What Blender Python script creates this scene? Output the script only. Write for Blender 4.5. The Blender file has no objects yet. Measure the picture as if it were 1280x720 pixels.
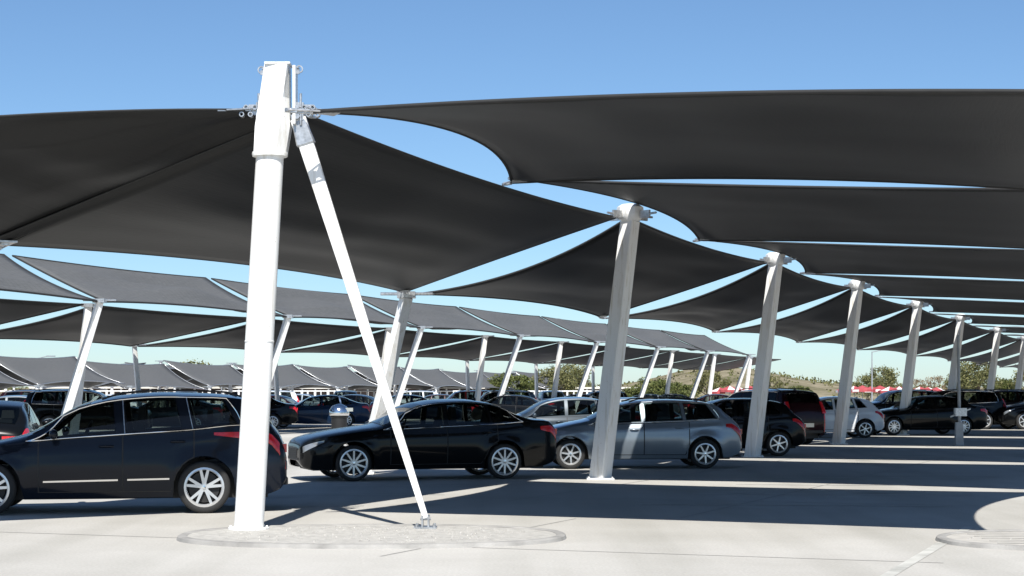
import bpy, math, random
from mathutils import Vector, Matrix, noise
random.seed(7)
SC = bpy.context.scene
COL = SC.collection
TH = math.radians(21.24); ST, CT = math.sin(TH), math.cos(TH)
ORD = ['first','second','third','fourth','fifth','sixth','seventh','eighth','ninth','tenth','eleventh','twelfth','thirteenth','fourteenth','fifteenth','sixteenth','seventeenth','eighteenth','nineteenth','twentieth','twenty-first','twenty-second','twenty-third','twenty-fourth','twenty-fifth']

def RV(v, u, z=0.0):
    """row frame (v across the row, u along the row) -> world"""
    return Vector((v*CT + u*ST, -v*ST + u*CT, z))

# ------------------------------------------------------------------ materials
def newmat(name):
    m = bpy.data.materials.new(name); m.use_nodes = True
    return m, m.node_tree.nodes, m.node_tree.links, m.node_tree.nodes['Principled BSDF']

def mat(name, col, rough=.5, metal=0., var=.12, scale=6., bump=0., bscale=60., coat=0., spec=.5, emis=None, vcol=None, wetness=0):
    m, N, L, P = newmat(name)
    P.inputs['Roughness'].default_value = rough
    P.inputs['Metallic'].default_value = metal
    P.inputs['Specular IOR Level'].default_value = spec
    if coat:
        P.inputs['Coat Weight'].default_value = coat
        P.inputs['Coat Roughness'].default_value = .05; P.inputs['Coat IOR'].default_value = 1.36
    tc = N.new('ShaderNodeTexCoord')
    nz = N.new('ShaderNodeTexNoise'); nz.inputs['Scale'].default_value = scale; nz.inputs['Detail'].default_value = 5
    L.new(tc.outputs['Object'], nz.inputs['Vector'])
    rp = N.new('ShaderNodeValToRGB')
    c2 = vcol or tuple(c*(1-var*2) for c in col)
    rp.color_ramp.elements[0].position = .3; rp.color_ramp.elements[0].color = (*c2, 1)
    rp.color_ramp.elements[1].position = .65; rp.color_ramp.elements[1].color = (*col, 1)
    L.new(nz.outputs['Fac'], rp.inputs['Fac']); L.new(rp.outputs['Color'], P.inputs['Base Color'])
    if bump:
        n2 = N.new('ShaderNodeTexNoise'); n2.inputs['Scale'].default_value = bscale; n2.inputs['Detail'].default_value = 4
        L.new(tc.outputs['Object'], n2.inputs['Vector'])
        b = N.new('ShaderNodeBump'); b.inputs['Strength'].default_value = bump; b.inputs['Distance'].default_value = .02
        L.new(n2.outputs['Fac'], b.inputs['Height']); L.new(b.outputs['Normal'], P.inputs['Normal'])
    return m

def weathered_white():
    m, N, L, P = newmat('weathered_white_paint')
    P.inputs['Roughness'].default_value = .42
    tc = N.new('ShaderNodeTexCoord')
    mp = N.new('ShaderNodeMapping'); mp.inputs['Scale'].default_value = (9, 9, .7)
    L.new(tc.outputs['Object'], mp.inputs['Vector'])
    n1 = N.new('ShaderNodeTexNoise'); n1.inputs['Scale'].default_value = 1.6; n1.inputs['Detail'].default_value = 7; n1.inputs['Roughness'].default_value = .65
    L.new(mp.outputs['Vector'], n1.inputs['Vector'])
    r = N.new('ShaderNodeValToRGB'); e = r.color_ramp.elements
    e[0].position = .30; e[0].color = (.60, .57, .50, 1); e[1].position = .48; e[1].color = (.80, .80, .785, 1)
    L.new(n1.outputs['Fac'], r.inputs['Fac'])
    n2 = N.new('ShaderNodeTexNoise'); n2.inputs['Scale'].default_value = 38; n2.inputs['Detail'].default_value = 3
    L.new(tc.outputs['Object'], n2.inputs['Vector'])
    r2 = N.new('ShaderNodeValToRGB'); e = r2.color_ramp.elements
    e[0].position = .25; e[0].color = (.45, .38, .30, 1); e[1].position = .32; e[1].color = (1, 1, 1, 1)
    L.new(n2.outputs['Fac'], r2.inputs['Fac'])
    x = N.new('ShaderNodeMixRGB'); x.blend_type = 'MULTIPLY'; x.inputs[0].default_value = 1
    L.new(r.outputs['Color'], x.inputs[1]); L.new(r2.outputs['Color'], x.inputs[2]); L.new(x.outputs[0], P.inputs['Base Color'])
    b = N.new('ShaderNodeBump'); b.inputs['Strength'].default_value = .12; b.inputs['Distance'].default_value = .01
    L.new(n1.outputs['Fac'], b.inputs['Height']); L.new(b.outputs['Normal'], P.inputs['Normal'])
    return m

def ground_mat():
    m, N, L, P = newmat('pale_lot_surface')
    P.inputs['Roughness'].default_value = .85
    P.inputs['Specular IOR Level'].default_value = .25
    g = N.new('ShaderNodeNewGeometry')
    mp = N.new('ShaderNodeMapping'); mp.inputs['Rotation'].default_value = (0, 0, TH)
    L.new(g.outputs['Position'], mp.inputs['Vector'])
    big = N.new('ShaderNodeTexNoise'); big.inputs['Scale'].default_value = .22; big.inputs['Detail'].default_value = 6; big.inputs['Roughness'].default_value = .6
    L.new(mp.outputs['Vector'], big.inputs['Vector'])
    # long tyre-worn bands along the aisle
    mp2 = N.new('ShaderNodeMapping'); mp2.inputs['Rotation'].default_value = (0, 0, TH); mp2.inputs['Scale'].default_value = (1.2, .06, 1)
    L.new(g.outputs['Position'], mp2.inputs['Vector'])
    band = N.new('ShaderNodeTexNoise'); band.inputs['Scale'].default_value = .9; band.inputs['Detail'].default_value = 3
    L.new(mp2.outputs['Vector'], band.inputs['Vector'])
    fine = N.new('ShaderNodeTexNoise'); fine.inputs['Scale'].default_value = 35; fine.inputs['Detail'].default_value = 5
    L.new(g.outputs['Position'], fine.inputs['Vector'])
    r1 = N.new('ShaderNodeValToRGB')
    r1.color_ramp.elements[0].position = .32; r1.color_ramp.elements[0].color = (.40, .385, .35, 1)
    r1.color_ramp.elements[1].position = .62; r1.color_ramp.elements[1].color = (.49, .475, .44, 1)
    L.new(big.outputs['Fac'], r1.inputs['Fac'])
    r2 = N.new('ShaderNodeValToRGB')
    r2.color_ramp.elements[0].position = .35; r2.color_ramp.elements[0].color = (.88, .88, .87, 1)
    r2.color_ramp.elements[1].position = .55; r2.color_ramp.elements[1].color = (1, 1, 1, 1)
    L.new(band.outputs['Fac'], r2.inputs['Fac'])
    r3 = N.new('ShaderNodeValToRGB')
    r3.color_ramp.elements[0].position = .3; r3.color_ramp.elements[0].color = (.86, .86, .86, 1)
    r3.color_ramp.elements[1].position = .7; r3.color_ramp.elements[1].color = (1.04, 1.04, 1.04, 1)
    L.new(fine.outputs['Fac'], r3.inputs['Fac'])
    # oil drips in the bays
    vo = N.new('ShaderNodeTexVoronoi'); vo.inputs['Scale'].default_value = .33
    L.new(mp.outputs['Vector'], vo.inputs['Vector'])
    r4 = N.new('ShaderNodeValToRGB')
    r4.color_ramp.elements[0].position = .0; r4.color_ramp.elements[0].color = (.72, .71, .70, 1)
    r4.color_ramp.elements[1].position = .16; r4.color_ramp.elements[1].color = (1, 1, 1, 1)
    L.new(vo.outputs['Distance'], r4.inputs['Fac'])
    def mul(a, b):
        x = N.new('ShaderNodeMixRGB'); x.blend_type = 'MULTIPLY'; x.inputs[0].default_value = 1
        L.new(a, x.inputs[1]); L.new(b, x.inputs[2]); return x.outputs[0]
    c = mul(mul(mul(r1.outputs['Color'], r2.outputs['Color']), r3.outputs['Color']), r4.outputs['Color'])
    L.new(c, P.inputs['Base Color'])
    b = N.new('ShaderNodeBump'); b.inputs['Strength'].default_value = .25; b.inputs['Distance'].default_value = .01
    L.new(fine.outputs['Fac'], b.inputs['Height']); L.new(b.outputs['Normal'], P.inputs['Normal'])
    return m

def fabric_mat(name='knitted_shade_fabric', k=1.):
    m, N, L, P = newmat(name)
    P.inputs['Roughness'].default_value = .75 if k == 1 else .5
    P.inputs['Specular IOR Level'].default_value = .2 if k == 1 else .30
    tc = N.new('ShaderNodeUVMap'); tc.uv_map = 'UVMap'
    mp = N.new('ShaderNodeMapping'); mp.inputs['Scale'].default_value = (14, 1.2, 1)
    L.new(tc.outputs['UV'], mp.inputs['Vector'])
    nz = N.new('ShaderNodeTexNoise'); nz.inputs['Scale'].default_value = 2.2; nz.inputs['Detail'].default_value = 5
    L.new(mp.outputs['Vector'], nz.inputs['Vector'])
    rp = N.new('ShaderNodeValToRGB')
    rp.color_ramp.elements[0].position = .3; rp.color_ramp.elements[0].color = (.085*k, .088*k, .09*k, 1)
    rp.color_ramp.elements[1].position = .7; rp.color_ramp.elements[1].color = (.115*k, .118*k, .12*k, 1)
    L.new(nz.outputs['Fac'], rp.inputs['Fac'])
    # sewn panel seams
    wv = N.new('ShaderNodeTexWave'); wv.wave_type = 'BANDS'; wv.bands_direction = 'Y'; wv.inputs['Scale'].default_value = 1.0
    mp2 = N.new('ShaderNodeMapping'); mp2.inputs['Scale'].default_value = (1, 1.25, 1)
    L.new(tc.outputs['UV'], mp2.inputs['Vector']); L.new(mp2.outputs['Vector'], wv.inputs['Vector'])
    r2 = N.new('ShaderNodeValToRGB')
    r2.color_ramp.elements[0].position = .0; r2.color_ramp.elements[0].color = (.7, .7, .7, 1)
    r2.color_ramp.elements[1].position = .03; r2.color_ramp.elements[1].color = (1, 1, 1, 1)
    L.new(wv.outputs['Fac'], r2.inputs['Fac'])
    x = N.new('ShaderNodeMixRGB'); x.blend_type = 'MULTIPLY'; x.inputs[0].default_value = 1
    L.new(rp.outputs['Color'], x.inputs[1]); L.new(r2.outputs['Color'], x.inputs[2])
    L.new(x.outputs[0], P.inputs['Base Color'])
    b = N.new('ShaderNodeBump'); b.inputs['Strength'].default_value = .12; b.inputs['Distance'].default_value = .02
    L.new(nz.outputs['Fac'], b.inputs['Height']); L.new(b.outputs['Normal'], P.inputs['Normal'])
    return m

def hill_mat():
    m, N, L, P = newmat('dry_hillside')
    P.inputs['Roughness'].default_value = 1; P.inputs['Specular IOR Level'].default_value = 0
    g = N.new('ShaderNodeNewGeometry')
    n1 = N.new('ShaderNodeTexNoise'); n1.inputs['Scale'].default_value = .07; n1.inputs['Detail'].default_value = 8; n1.inputs['Roughness'].default_value = .7
    L.new(g.outputs['Position'], n1.inputs['Vector'])
    r = N.new('ShaderNodeValToRGB')
    r.color_ramp.elements[0].position = .4; r.color_ramp.elements[0].color = (.13, .12, .075, 1)
    r.color_ramp.elements[1].position = .62; r.color_ramp.elements[1].color = (.27, .235, .17, 1)
    L.new(n1.outputs['Fac'], r.inputs['Fac']); L.new(r.outputs['Color'], P.inputs['Base Color'])
    return m

def leaf_mat(name, a, b):
    m, N, L, P = newmat(name)
    P.inputs['Roughness'].default_value = .6; P.inputs['Specular IOR Level'].default_value = .2
    g = N.new('ShaderNodeNewGeometry')
    r = N.new('ShaderNodeValToRGB')
    r.color_ramp.elements[0].color = (*a, 1); r.color_ramp.elements[1].color = (*b, 1)
    L.new(g.outputs['Random Per Island'], r.inputs['Fac']); L.new(r.outputs['Color'], P.inputs['Base Color'])
    return m

M = {}
M['ground'] = ground_mat()
M['fabric'] = fabric_mat()
M['shaded_fabric'] = fabric_mat('shaded_fabric_underside', .10)  # same fabric, colour darkened so the underside already carries its shade
M['hill'] = hill_mat()
M['white'] = weathered_white()
M['galv'] = mat('galvanised_hardware', (.55, .56, .57), .35, .8, var=.2, scale=20)
M['cable'] = mat('black_edge_webbing', (.02, .02, .02), .8)
M['kerb'] = mat('kerb_concrete', (.36, .35, .33), .85, var=.2, scale=3, bump=.4)
M['gravel'] = mat('island_gravel', (.47, .455, .42), .9, var=.14, scale=14, bump=.5, bscale=110)
M['paver'] = mat('pale_pavers', (.46, .44, .40), .85, var=.08, scale=8, bump=.3)
M['paint'] = mat('worn_line_paint', (.54, .535, .49), .7, var=.18, scale=3)
M['joint'] = mat('sealed_joint', (.32, .31, .29), .8)
M['tyre'] = mat('tyre_rubber', (.018, .018, .018), .8, var=.1, bump=.2)
M['alloy'] = mat('alloy_rim', (.66, .67, .68), .28, .75, var=.04)
M['dark'] = mat('black_plastic', (.012, .012, .012), .6)
M['glass'] = mat('tinted_glass', (.005, .006, .006), .03, var=.02, spec=.4)
def glass_mat():
    m = bpy.data.materials.new('tinted_window_glass'); m.use_nodes = True; N = m.node_tree.nodes; L = m.node_tree.links
    N.remove(N['Principled BSDF']); out = N['Material Output']
    t = N.new('ShaderNodeBsdfTransparent'); t.inputs[0].default_value = (.42, .47, .45, 1)
    g = N.new('ShaderNodeBsdfGlossy'); g.inputs['Roughness'].default_value = .02
    f = N.new('ShaderNodeFresnel'); f.inputs['IOR'].default_value = 1.42
    x = N.new('ShaderNodeMixShader'); L.new(f.outputs[0], x.inputs[0]); L.new(t.outputs[0], x.inputs[1]); L.new(g.outputs[0], x.inputs[2]); L.new(x.outputs[0], out.inputs['Surface'])
    return m
M['glass'] = glass_mat()
M['seat'] = mat('charcoal_seat_cloth', (.035, .035, .037), .9, var=.1, scale=20)
M['clear'] = mat('lamp_glass', (.26, .28, .30), .08, .3, var=.1, scale=14, spec=.8)
M['red'] = mat('red_lamp_lens', (.62, .012, .02), .12, var=.15, scale=20, spec=.8)
M['chrome'] = mat('chrome_trim', (.78, .78, .78), .12, 1., var=.02)
M['plate'] = mat('plain_number_plate', (.70, .68, .60), .4)
M['p_navy'] = mat('midnight_blue_paint', (.007, .010, .017), .22, .1, var=.03, coat=.45, spec=.12)
M['p_black'] = mat('black_paint', (.004, .0045, .005), .2, .0, var=.03, coat=.45, spec=.12)
M['p_silver'] = mat('blue_silver_paint', (.24, .28, .32), .3, .5, var=.03, coat=1)
M['p_white'] = mat('white_car_paint', (.72, .74, .76), .25, 0, var=.02, coat=1)
M['p_maroon'] = mat('maroon_paint', (.018, .004, .006), .22, .1, var=.03, coat=.45, spec=.12)
M['p_slate'] = mat('slate_blue_paint', (.035, .05, .065), .3, .3, var=.03, coat=1)
M['p_red'] = mat('red_car_paint', (.42, .015, .02), .28, 0, var=.03, coat=1)
M['p_blue'] = mat('deep_blue_paint', (.012, .03, .07), .25, .2, var=.03, coat=.45, spec=.12)
M['brown'] = mat('brown_panel', (.13, .095, .085), .8, var=.2, scale=1.5)
M['cream'] = mat('cream_render', (.62, .60, .54), .8, var=.08, scale=.6)
M['yellow'] = mat('yellow_panel', (.65, .48, .02), .6)
M['awning'] = mat('red_awning_cloth', (.42, .07, .08), .8, var=.2, scale=2)
M['awning_w'] = mat('white_awning_cloth', (.75, .72, .70), .8, var=.05)
M['bark'] = mat('tree_bark', (.12, .09, .065), .95, var=.25, scale=4, bump=.6, bscale=12)
M['leaf_a'] = leaf_mat('olive_leaves', (.05, .07, .018), (.13, .14, .045))
M['leaf_b'] = leaf_mat('dusty_green_leaves', (.07, .08, .03), (.18, .17, .07))
M['leaf_c'] = leaf_mat('dry_brown_leaves', (.14, .10, .055), (.26, .20, .12))
M['post'] = mat('grey_post_steel', (.32, .34, .36), .5, .2, var=.1)

# ------------------------------------------------------------------ mesh helpers
class MB:
    def __init__(s): s.v = []; s.f = []; s.uv = None
    def add(s, vs, fs):
        o = len(s.v); s.v += [tuple(p) for p in vs]; s.f += [tuple(i+o for i in f) for f in fs]; return s
    def box(s, c, d, R=None, taper=1.0):
        hx, hy, hz = d[0]/2, d[1]/2, d[2]/2
        vs = []
        for z in (-hz, hz):
            k = taper if z > 0 else 1
            vs += [Vector((-hx*k, -hy*k, z)), Vector((hx*k, -hy*k, z)), Vector((hx*k, hy*k, z)), Vector((-hx*k, hy*k, z))]
        if R is not None: vs = [R @ p for p in vs]
        c = Vector(c)
        return s.add([p+c for p in vs], [(3,2,1,0),(4,5,6,7),(0,1,5,4),(1,2,6,5),(2,3,7,6),(3,0,4,7)])
    def tube(s, pts, r, n=8, closed=False, caps=True):
        pts = [Vector(p) for p in pts]; m = len(pts)
        rr = r if isinstance(r, (list, tuple)) else [r]*m
        vs = []; up = None
        for i, p in enumerate(pts):
            a = pts[(i-1) % m] if (closed or i > 0) else p
            b = pts[(i+1) % m] if (closed or i < m-1) else p
            t = (b-a).normalized()
            if up is None:
                up = Vector((0,0,1)) if abs(t.z) < .9 else Vector((1,0,0))
            x = t.cross(up).normalized(); up = x.cross(t).normalized()
            for k in range(n):
                an = 2*math.pi*(k+.5)/n
                vs.append(p + (x*math.cos(an) + up*math.sin(an))*rr[i])
        fs = []
        for i in range(m if closed else m-1):
            j = (i+1) % m
            for k in range(n):
                fs.append((i*n+k, i*n+(k+1) % n, j*n+(k+1) % n, j*n+k))
        if caps and not closed:
            fs.append(tuple(range(n))[::-1]); fs.append(tuple((m-1)*n+k for k in range(n)))
        return s.add(vs, fs)
    def lathe(s, prof, n=32, c=(0,0,0), axis='Z', closed=False):
        vs = []; c = Vector(c)
        for (r, h) in prof:
            for k in range(n):
                a = 2*math.pi*k/n
                if axis == 'Z': vs.append(c+Vector((r*math.cos(a), r*math.sin(a), h)))
                else: vs.append(c+Vector((r*math.cos(a), h, r*math.sin(a))))
        m = len(prof); fs = []
        for i in range(m if closed else m-1):
            j = (i+1) % m
            for k in range(n):
                fs.append((i*n+k, i*n+(k+1) % n, j*n+(k+1) % n, j*n+k))
        if not closed:
            fs.append(tuple(range(n))[::-1]); fs.append(tuple((m-1)*n+k for k in range(n)))
        return s.add(vs, fs)
    def grid(s, rows):
        n = len(rows[0]); vs = [p for r in rows for p in r]
        fs = [(i*n+j, i*n+j+1, (i+1)*n+j+1, (i+1)*n+j) for i in range(len(rows)-1) for j in range(n-1)]
        return s.add(vs, fs)
    def mesh(s, name, m, smooth=None):
        me = bpy.data.meshes.new(name); me.from_pydata(s.v, [], s.f); me.validate(); me.update()
        ms = m if isinstance(m, (list, tuple)) else [m]
        for x in ms: me.materials.append(x)
        fix_normals(me)
        if smooth is not None:
            me.shade_smooth()
            me.set_sharp_from_angle(angle=math.radians(smooth))
        return me
    def build(s, name, m, parent=None, smooth=None, loc=None):
        o = bpy.data.objects.new(name, s.mesh(name, m, smooth)); COL.objects.link(o)
        if parent: o.parent = parent
        if loc is not None: o.location = loc
        return o

import bmesh
def fix_normals(me):
    bm = bmesh.new(); bm.from_mesh(me)
    bmesh.ops.recalc_face_normals(bm, faces=bm.faces[:])
    bm.to_mesh(me); bm.free()

def tag(o, label=None, cat=None, group=None, kind=None):
    if label: o['label'] = label
    if cat: o['category'] = cat
    if group: o['group'] = group
    if kind: o['kind'] = kind
    return o

def empty(name, loc=(0,0,0), rz=0):
    o = bpy.data.objects.new(name, None); COL.objects.link(o)
    o.location = loc; o.rotation_euler = (0,0,rz); o.empty_display_size = .2
    return o

def children(o): return [c for c in KIDS.get(o.name, [])]
KIDS = {}
def reg():
    KIDS.clear()
    for o in COL.objects:
        if o.parent: KIDS.setdefault(o.parent.name, []).append(o)

def copy_tree(o, parent=None, remat=None, _top=True):
    if _top: reg()
    kids = children(o)
    c = o.copy(); COL.objects.link(c); c.parent = parent
    for k in kids: copy_tree(k, c, remat, False)
    return c

def interp(pts, x):
    """monotone (pchip) interpolation"""
    n = len(pts)
    if x <= pts[0][0]: return pts[0][1]
    if x >= pts[-1][0]: return pts[-1][1]
    h = [pts[i+1][0]-pts[i][0] for i in range(n-1)]
    d = [(pts[i+1][1]-pts[i][1])/h[i] for i in range(n-1)]
    def m(i):
        if i == 0: return d[0]
        if i == n-1: return d[-1]
        if d[i-1]*d[i] <= 0: return 0
        w1 = 2*h[i]+h[i-1]; w2 = h[i]+2*h[i-1]
        return (w1+w2)/(w1/d[i-1]+w2/d[i])
    i = 0
    while x > pts[i+1][0]: i += 1
    t = (x-pts[i][0])/h[i]; t2 = t*t; t3 = t2*t
    return pts[i][1]*(2*t3-3*t2+1)+h[i]*m(i)*(t3-2*t2+t)+pts[i+1][1]*(-2*t3+3*t2)+h[i]*m(i+1)*(t3-t2)

# ------------------------------------------------------------------ cars
class CarSpec: pass
def spec(kind):
    c = CarSpec(); c.W = .91; c.R = .325; c.spokes = 10; c.rails = False; c.sbend = 0
    if kind == 'sedan':
        c.L = 4.85; c.fw = .93; c.rw = 3.76
        c.top = [(0,.56),(.015,.66),(.06,.73),(.2,.80),(.6,.89),(1.1,.965),(1.42,1.01),(2.2,1.385),(2.6,1.46),(3.05,1.475),(3.5,1.43),(4.05,1.22),(4.4,1.115),(4.72,1.09),(4.82,.98),(4.85,.80)]
        c.belt = [(0,.54),(.015,.62),(.06,.68),(.2,.74),(.6,.82),(1.3,.90),(2.5,.95),(3.6,1.00),(4.2,1.045),(4.65,1.03),(4.8,.92),(4.85,.78)]
        c.wins = [((1.52,1.98),(2.62,2.62)),((2.70,2.70),(3.50,3.42)),((3.56,3.48),(4.08,3.80))]
        c.screen = (1.50,2.26); c.rear = (3.66,4.34); c.doors = [(1.62,2.66),(2.68,3.62)]
    elif kind == 'wagon':
        c.L = 4.75; c.fw = .92; c.rw = 3.66; c.R = .345; c.spokes = 5
        c.top = [(0,.53),(.03,.66),(.14,.77),(.5,.87),(1.1,.99),(1.36,1.06),(2.12,1.46),(2.55,1.56),(3.1,1.60),(3.7,1.585),(4.2,1.53),(4.36,1.46),(4.55,1.20),(4.66,1.06),(4.72,.92),(4.75,.75)]
        c.belt = [(0,.51),(.03,.60),(.14,.69),(.5,.79),(1.2,.93),(2.4,1.02),(3.5,1.09),(4.1,1.15),(4.45,1.13),(4.62,.99),(4.71,.86),(4.75,.72)]
        c.wins = [((1.42,1.92),(2.52,2.48)),((2.66,2.62),(3.38,3.28)),((3.54,3.44),(4.10,3.90))]
        c.screen = (1.44,2.18); c.rear = (4.30,4.56); c.doors = [(1.55,2.60),(2.62,3.52)]; c.rails = True
    elif kind == 'mpv':
        c.L = 4.5; c.fw = .86; c.rw = 3.68; c.R = .31; c.spokes = 7
        c.top = [(0,.50),(.03,.64),(.14,.76),(.5,.88),(.95,.98),(1.2,1.03),(1.9,1.35),(2.3,1.43),(2.9,1.45),(3.6,1.415),(3.9,1.36),(4.2,1.16),(4.38,1.00),(4.46,.88),(4.5,.70)]
        c.belt = [(0,.48),(.03,.58),(.14,.69),(.5,.80),(1.1,.90),(2.4,.95),(3.4,.99),(3.9,1.02),(4.2,1.00),(4.38,.9),(4.46,.80),(4.5,.66)]
        c.wins = [((1.28,1.74),(2.35,2.33)),((2.43,2.41),(3.22,3.16)),((3.29,3.23),(3.95,3.72))]
        c.screen = (1.28,1.96); c.rear = (3.86,4.24); c.doors = [(1.38,2.39),(2.41,3.34)]; c.rails = True
    elif kind == 'suv':
        c.L = 4.7; c.fw = .88; c.rw = 3.62; c.R = .37; c.spokes = 6; c.W = .94
        c.top = [(0,.62),(.03,.80),(.14,.93),(.5,1.03),(1.1,1.12),(1.36,1.17),(1.95,1.60),(2.3,1.68),(3.2,1.70),(4.1,1.66),(4.38,1.60),(4.56,1.30),(4.64,1.12),(4.68,.95),(4.7,.75)]
        c.belt = [(0,.60),(.03,.74),(.14,.86),(.5,.95),(1.2,1.05),(2.4,1.09),(3.6,1.13),(4.3,1.15),(4.52,1.12),(4.63,1.0),(4.68,.88),(4.7,.72)]
        c.wins = [((1.42,1.80),(2.42,2.42)),((2.51,2.51),(3.35,3.32)),((3.44,3.41),(4.22,4.10))]
        c.screen = (1.42,1.98); c.rear = (4.36,4.57); c.doors = [(1.55,2.46),(2.48,3.45)]; c.rails = True
    elif kind == 'hatch':
        c.L = 4.1; c.fw = .80; c.rw = 3.36; c.R = .31; c.spokes = 6; c.W = .88
        c.top = [(0,.48),(.03,.62),(.14,.74),(.5,.86),(.9,.95),(1.12,1.0),(1.8,1.36),(2.2,1.44),(2.7,1.45),(3.3,1.39),(3.55,1.33),(3.84,1.08),(3.98,.98),(4.06,.86),(4.1,.68)]
        c.belt = [(0,.46),(.03,.56),(.14,.67),(.5,.78),(1.1,.89),(2.2,.95),(3.1,1.01),(3.6,1.04),(3.85,.97),(3.98,.88),(4.06,.78),(4.1,.64)]
        c.wins = [((1.2,1.64),(2.25,2.22)),((2.33,2.30),(3.02,2.92)),((3.1,3.0),(3.45,3.2))]
        c.screen = (1.2,1.86); c.rear = (3.5,3.88); c.doors = [(1.3,2.29),(2.31,3.1)]
    return c

def make_car(kind, paint, loc, rz, label, cat='car', name='parked_car', group=None, detail=True, trim=True, rim_r=None, strip=False):
    c = spec(kind); L = c.L; Ra = c.R+.055
    root = empty(name, (0,0,0), 0)
    tag(root, label, cat, group)
    plan = [(0,.50),(.015,.62),(.05,.75),(.12,.86),(.26,.93),(.6,.97),(1.1,.99),(L/2,1.0),(L-1.0,.985),(L-.5,.955),(L-.22,.90),(L-.08,.83),(L-.03,.78),(L,.70)]
    bot = [(0,.36),(.06,.25),(.3,.20),(L/2,.20),(L-.4,.22),(L-.1,.30),(L,.42)]
    def ztop(x): return interp(c.top, x)
    def zbelt(x): return min(interp(c.belt, x), ztop(x)-.012)
    def zbot(x):
        z = interp(bot, x)
        for w in (c.fw, c.rw):
            if abs(x-w) < Ra: z = max(z, c.R+math.sqrt(max(0, Ra*Ra-(x-w)**2)))
        return min(z, zbelt(x)-.08)
    pz = [(.15,.90),(.30,.955),(.45,.985),(.62,1.0),(.78,.985)]
    def yside(x, z):
        zb = zbelt(x); w = c.W*interp(plan, x)
        k = interp(pz+[(max(.86, zb), .935)], z) if zb > .8 else interp([(.15,.90),(.3,.965),(.5,.99),(.7,.95)], z)
        y = w*k
        for ww in (c.fw, c.rw):
            d = math.hypot(x-ww, z-c.R)
            y += .022*math.exp(-((d-Ra)/.10)**2)*(1 if z > c.R*.6 else .5)
        # shoulder crease
        y += .010*math.exp(-((z-(zb-.13))/.035)**2)
        return y
    def rail(x):
        zt = zbelt(x); zr = ztop(x); dz = zr-zt
        k = min(1, max(0, (dz-.10)/.22))
        zz = zt+dz*(.55+.36*k)
        yb = yside(x, zt)
        return yb-.03-.09*(1-k)-.36*(zz-zt)*k, zz
    def upper(x, t, off=0.):
        zt = zbelt(x); yb = yside(x, zt); yr, zz = rail(x)
        y = yb+(yr-yb)*t+.018*math.sin(math.pi*t)+off
        return y, zt+(zz-zt)*t+off*.35
    def roof(x, t, off=0.):
        yr, zz = rail(x); zr = ztop(x)
        y = yr*(1-t); z = zz+(zr-zz)*(math.sin(t*math.pi/2)**.8 if t > 0 else 0)
        return y, z+off
    xs = set([0,.015,.03,.06,.1,.15,.22,.3,L,L-.01,L-.03,L-.06,L-.1,L-.16,L-.24])
    k = .3
    while k < L-.24: xs.add(round(k, 3)); k += .09
    for w in (c.fw, c.rw):
        xs.add(w-Ra-.001); xs.add(w+Ra+.001)
        for i in range(0, 15): xs.add(w-Ra*math.cos(math.pi*i/14)*.9999)
    for p in c.top: xs.add(p[0])
    XD0, XD1 = c.wins[0][0][0]-.03, max(c.wins[-1][1])+.03
    KEEP = [XD0, XD1, c.screen[0]+.02, c.screen[1]-.02, c.rear[0]+.02, c.rear[1]-.02]
    xs = set(x for x in xs if all(abs(x-k_) > .012 for k_ in KEEP)) | set(KEEP)
    xs = sorted(xs); q = [xs[0]]
    for x in xs[1:]:
        if x-q[-1] > .006: q.append(x)
    xs = q
    NS, NU, NR = 11, 5, 6
    def section(x):
        p = []; zb, zt = zbot(x), zbelt(x)
        y0 = yside(x, zb)
        p.append((y0-.16, zb+.01)); p.append((y0-.025, zb-.0))
        for i in range(NS+1):
            z = zb+.015+(zt-zb-.015)*i/NS; p.append((yside(x, z), z))
        for i in range(1, NU+1): p.append(upper(x, i/NU))
        for i in range(1, NR+1): p.append(roof(x, i/NR))
        return p
    b = MB(); rows = []
    for x in xs:
        h = section(x)
        rows.append([Vector((x, -y, z)) for y, z in h]+[Vector((x, y, z)) for y, z in h[-2::-1]])
    b.grid(rows)
    n = len(rows[0]); j0 = 2+NS; j1 = j0+NU
    half = len(section(L/2))
    kept = []
    for fi, fc in enumerate(b.f):
        i, j = divmod(fi, n-1); jj = j if j < half-1 else (2*half-2-1-j)
        xm = (xs[i]+xs[i+1])/2
        side_hole = XD0 < xm < XD1 and j0 <= jj < j1
        roof_hole = (c.screen[0]+.02 < xm < c.screen[1]-.02 or c.rear[0]+.02 < xm < c.rear[1]-.02) and jj >= j1+1
        if not (side_hole or roof_hole): kept.append(fc)
    b.f = kept
    b.f.append(tuple(range(n))); b.f.append(tuple((len(rows)-1)*n+i for i in range(n))[::-1])
    X0 = L/2
    for i, v in enumerate(b.v): b.v[i] = (v[0]-X0, v[1], v[2])
    body = b.build('body', paint, root, smooth=38)
    ub = MB()
    ub.box((0, 0, .39), (L-.5, 2*(c.W-.30), .40))
    ub.box(((c.fw+c.rw)/2-X0, 0, .28), (c.rw-c.fw-2*Ra-.04, 2*(c.W-.16), .14))
    ub.box((c.fw/2-.12-X0+.05, 0, .33), (.5, 2*(c.W-.36), .16))
    ub.build('underbody', M['dark'], root)
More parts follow.
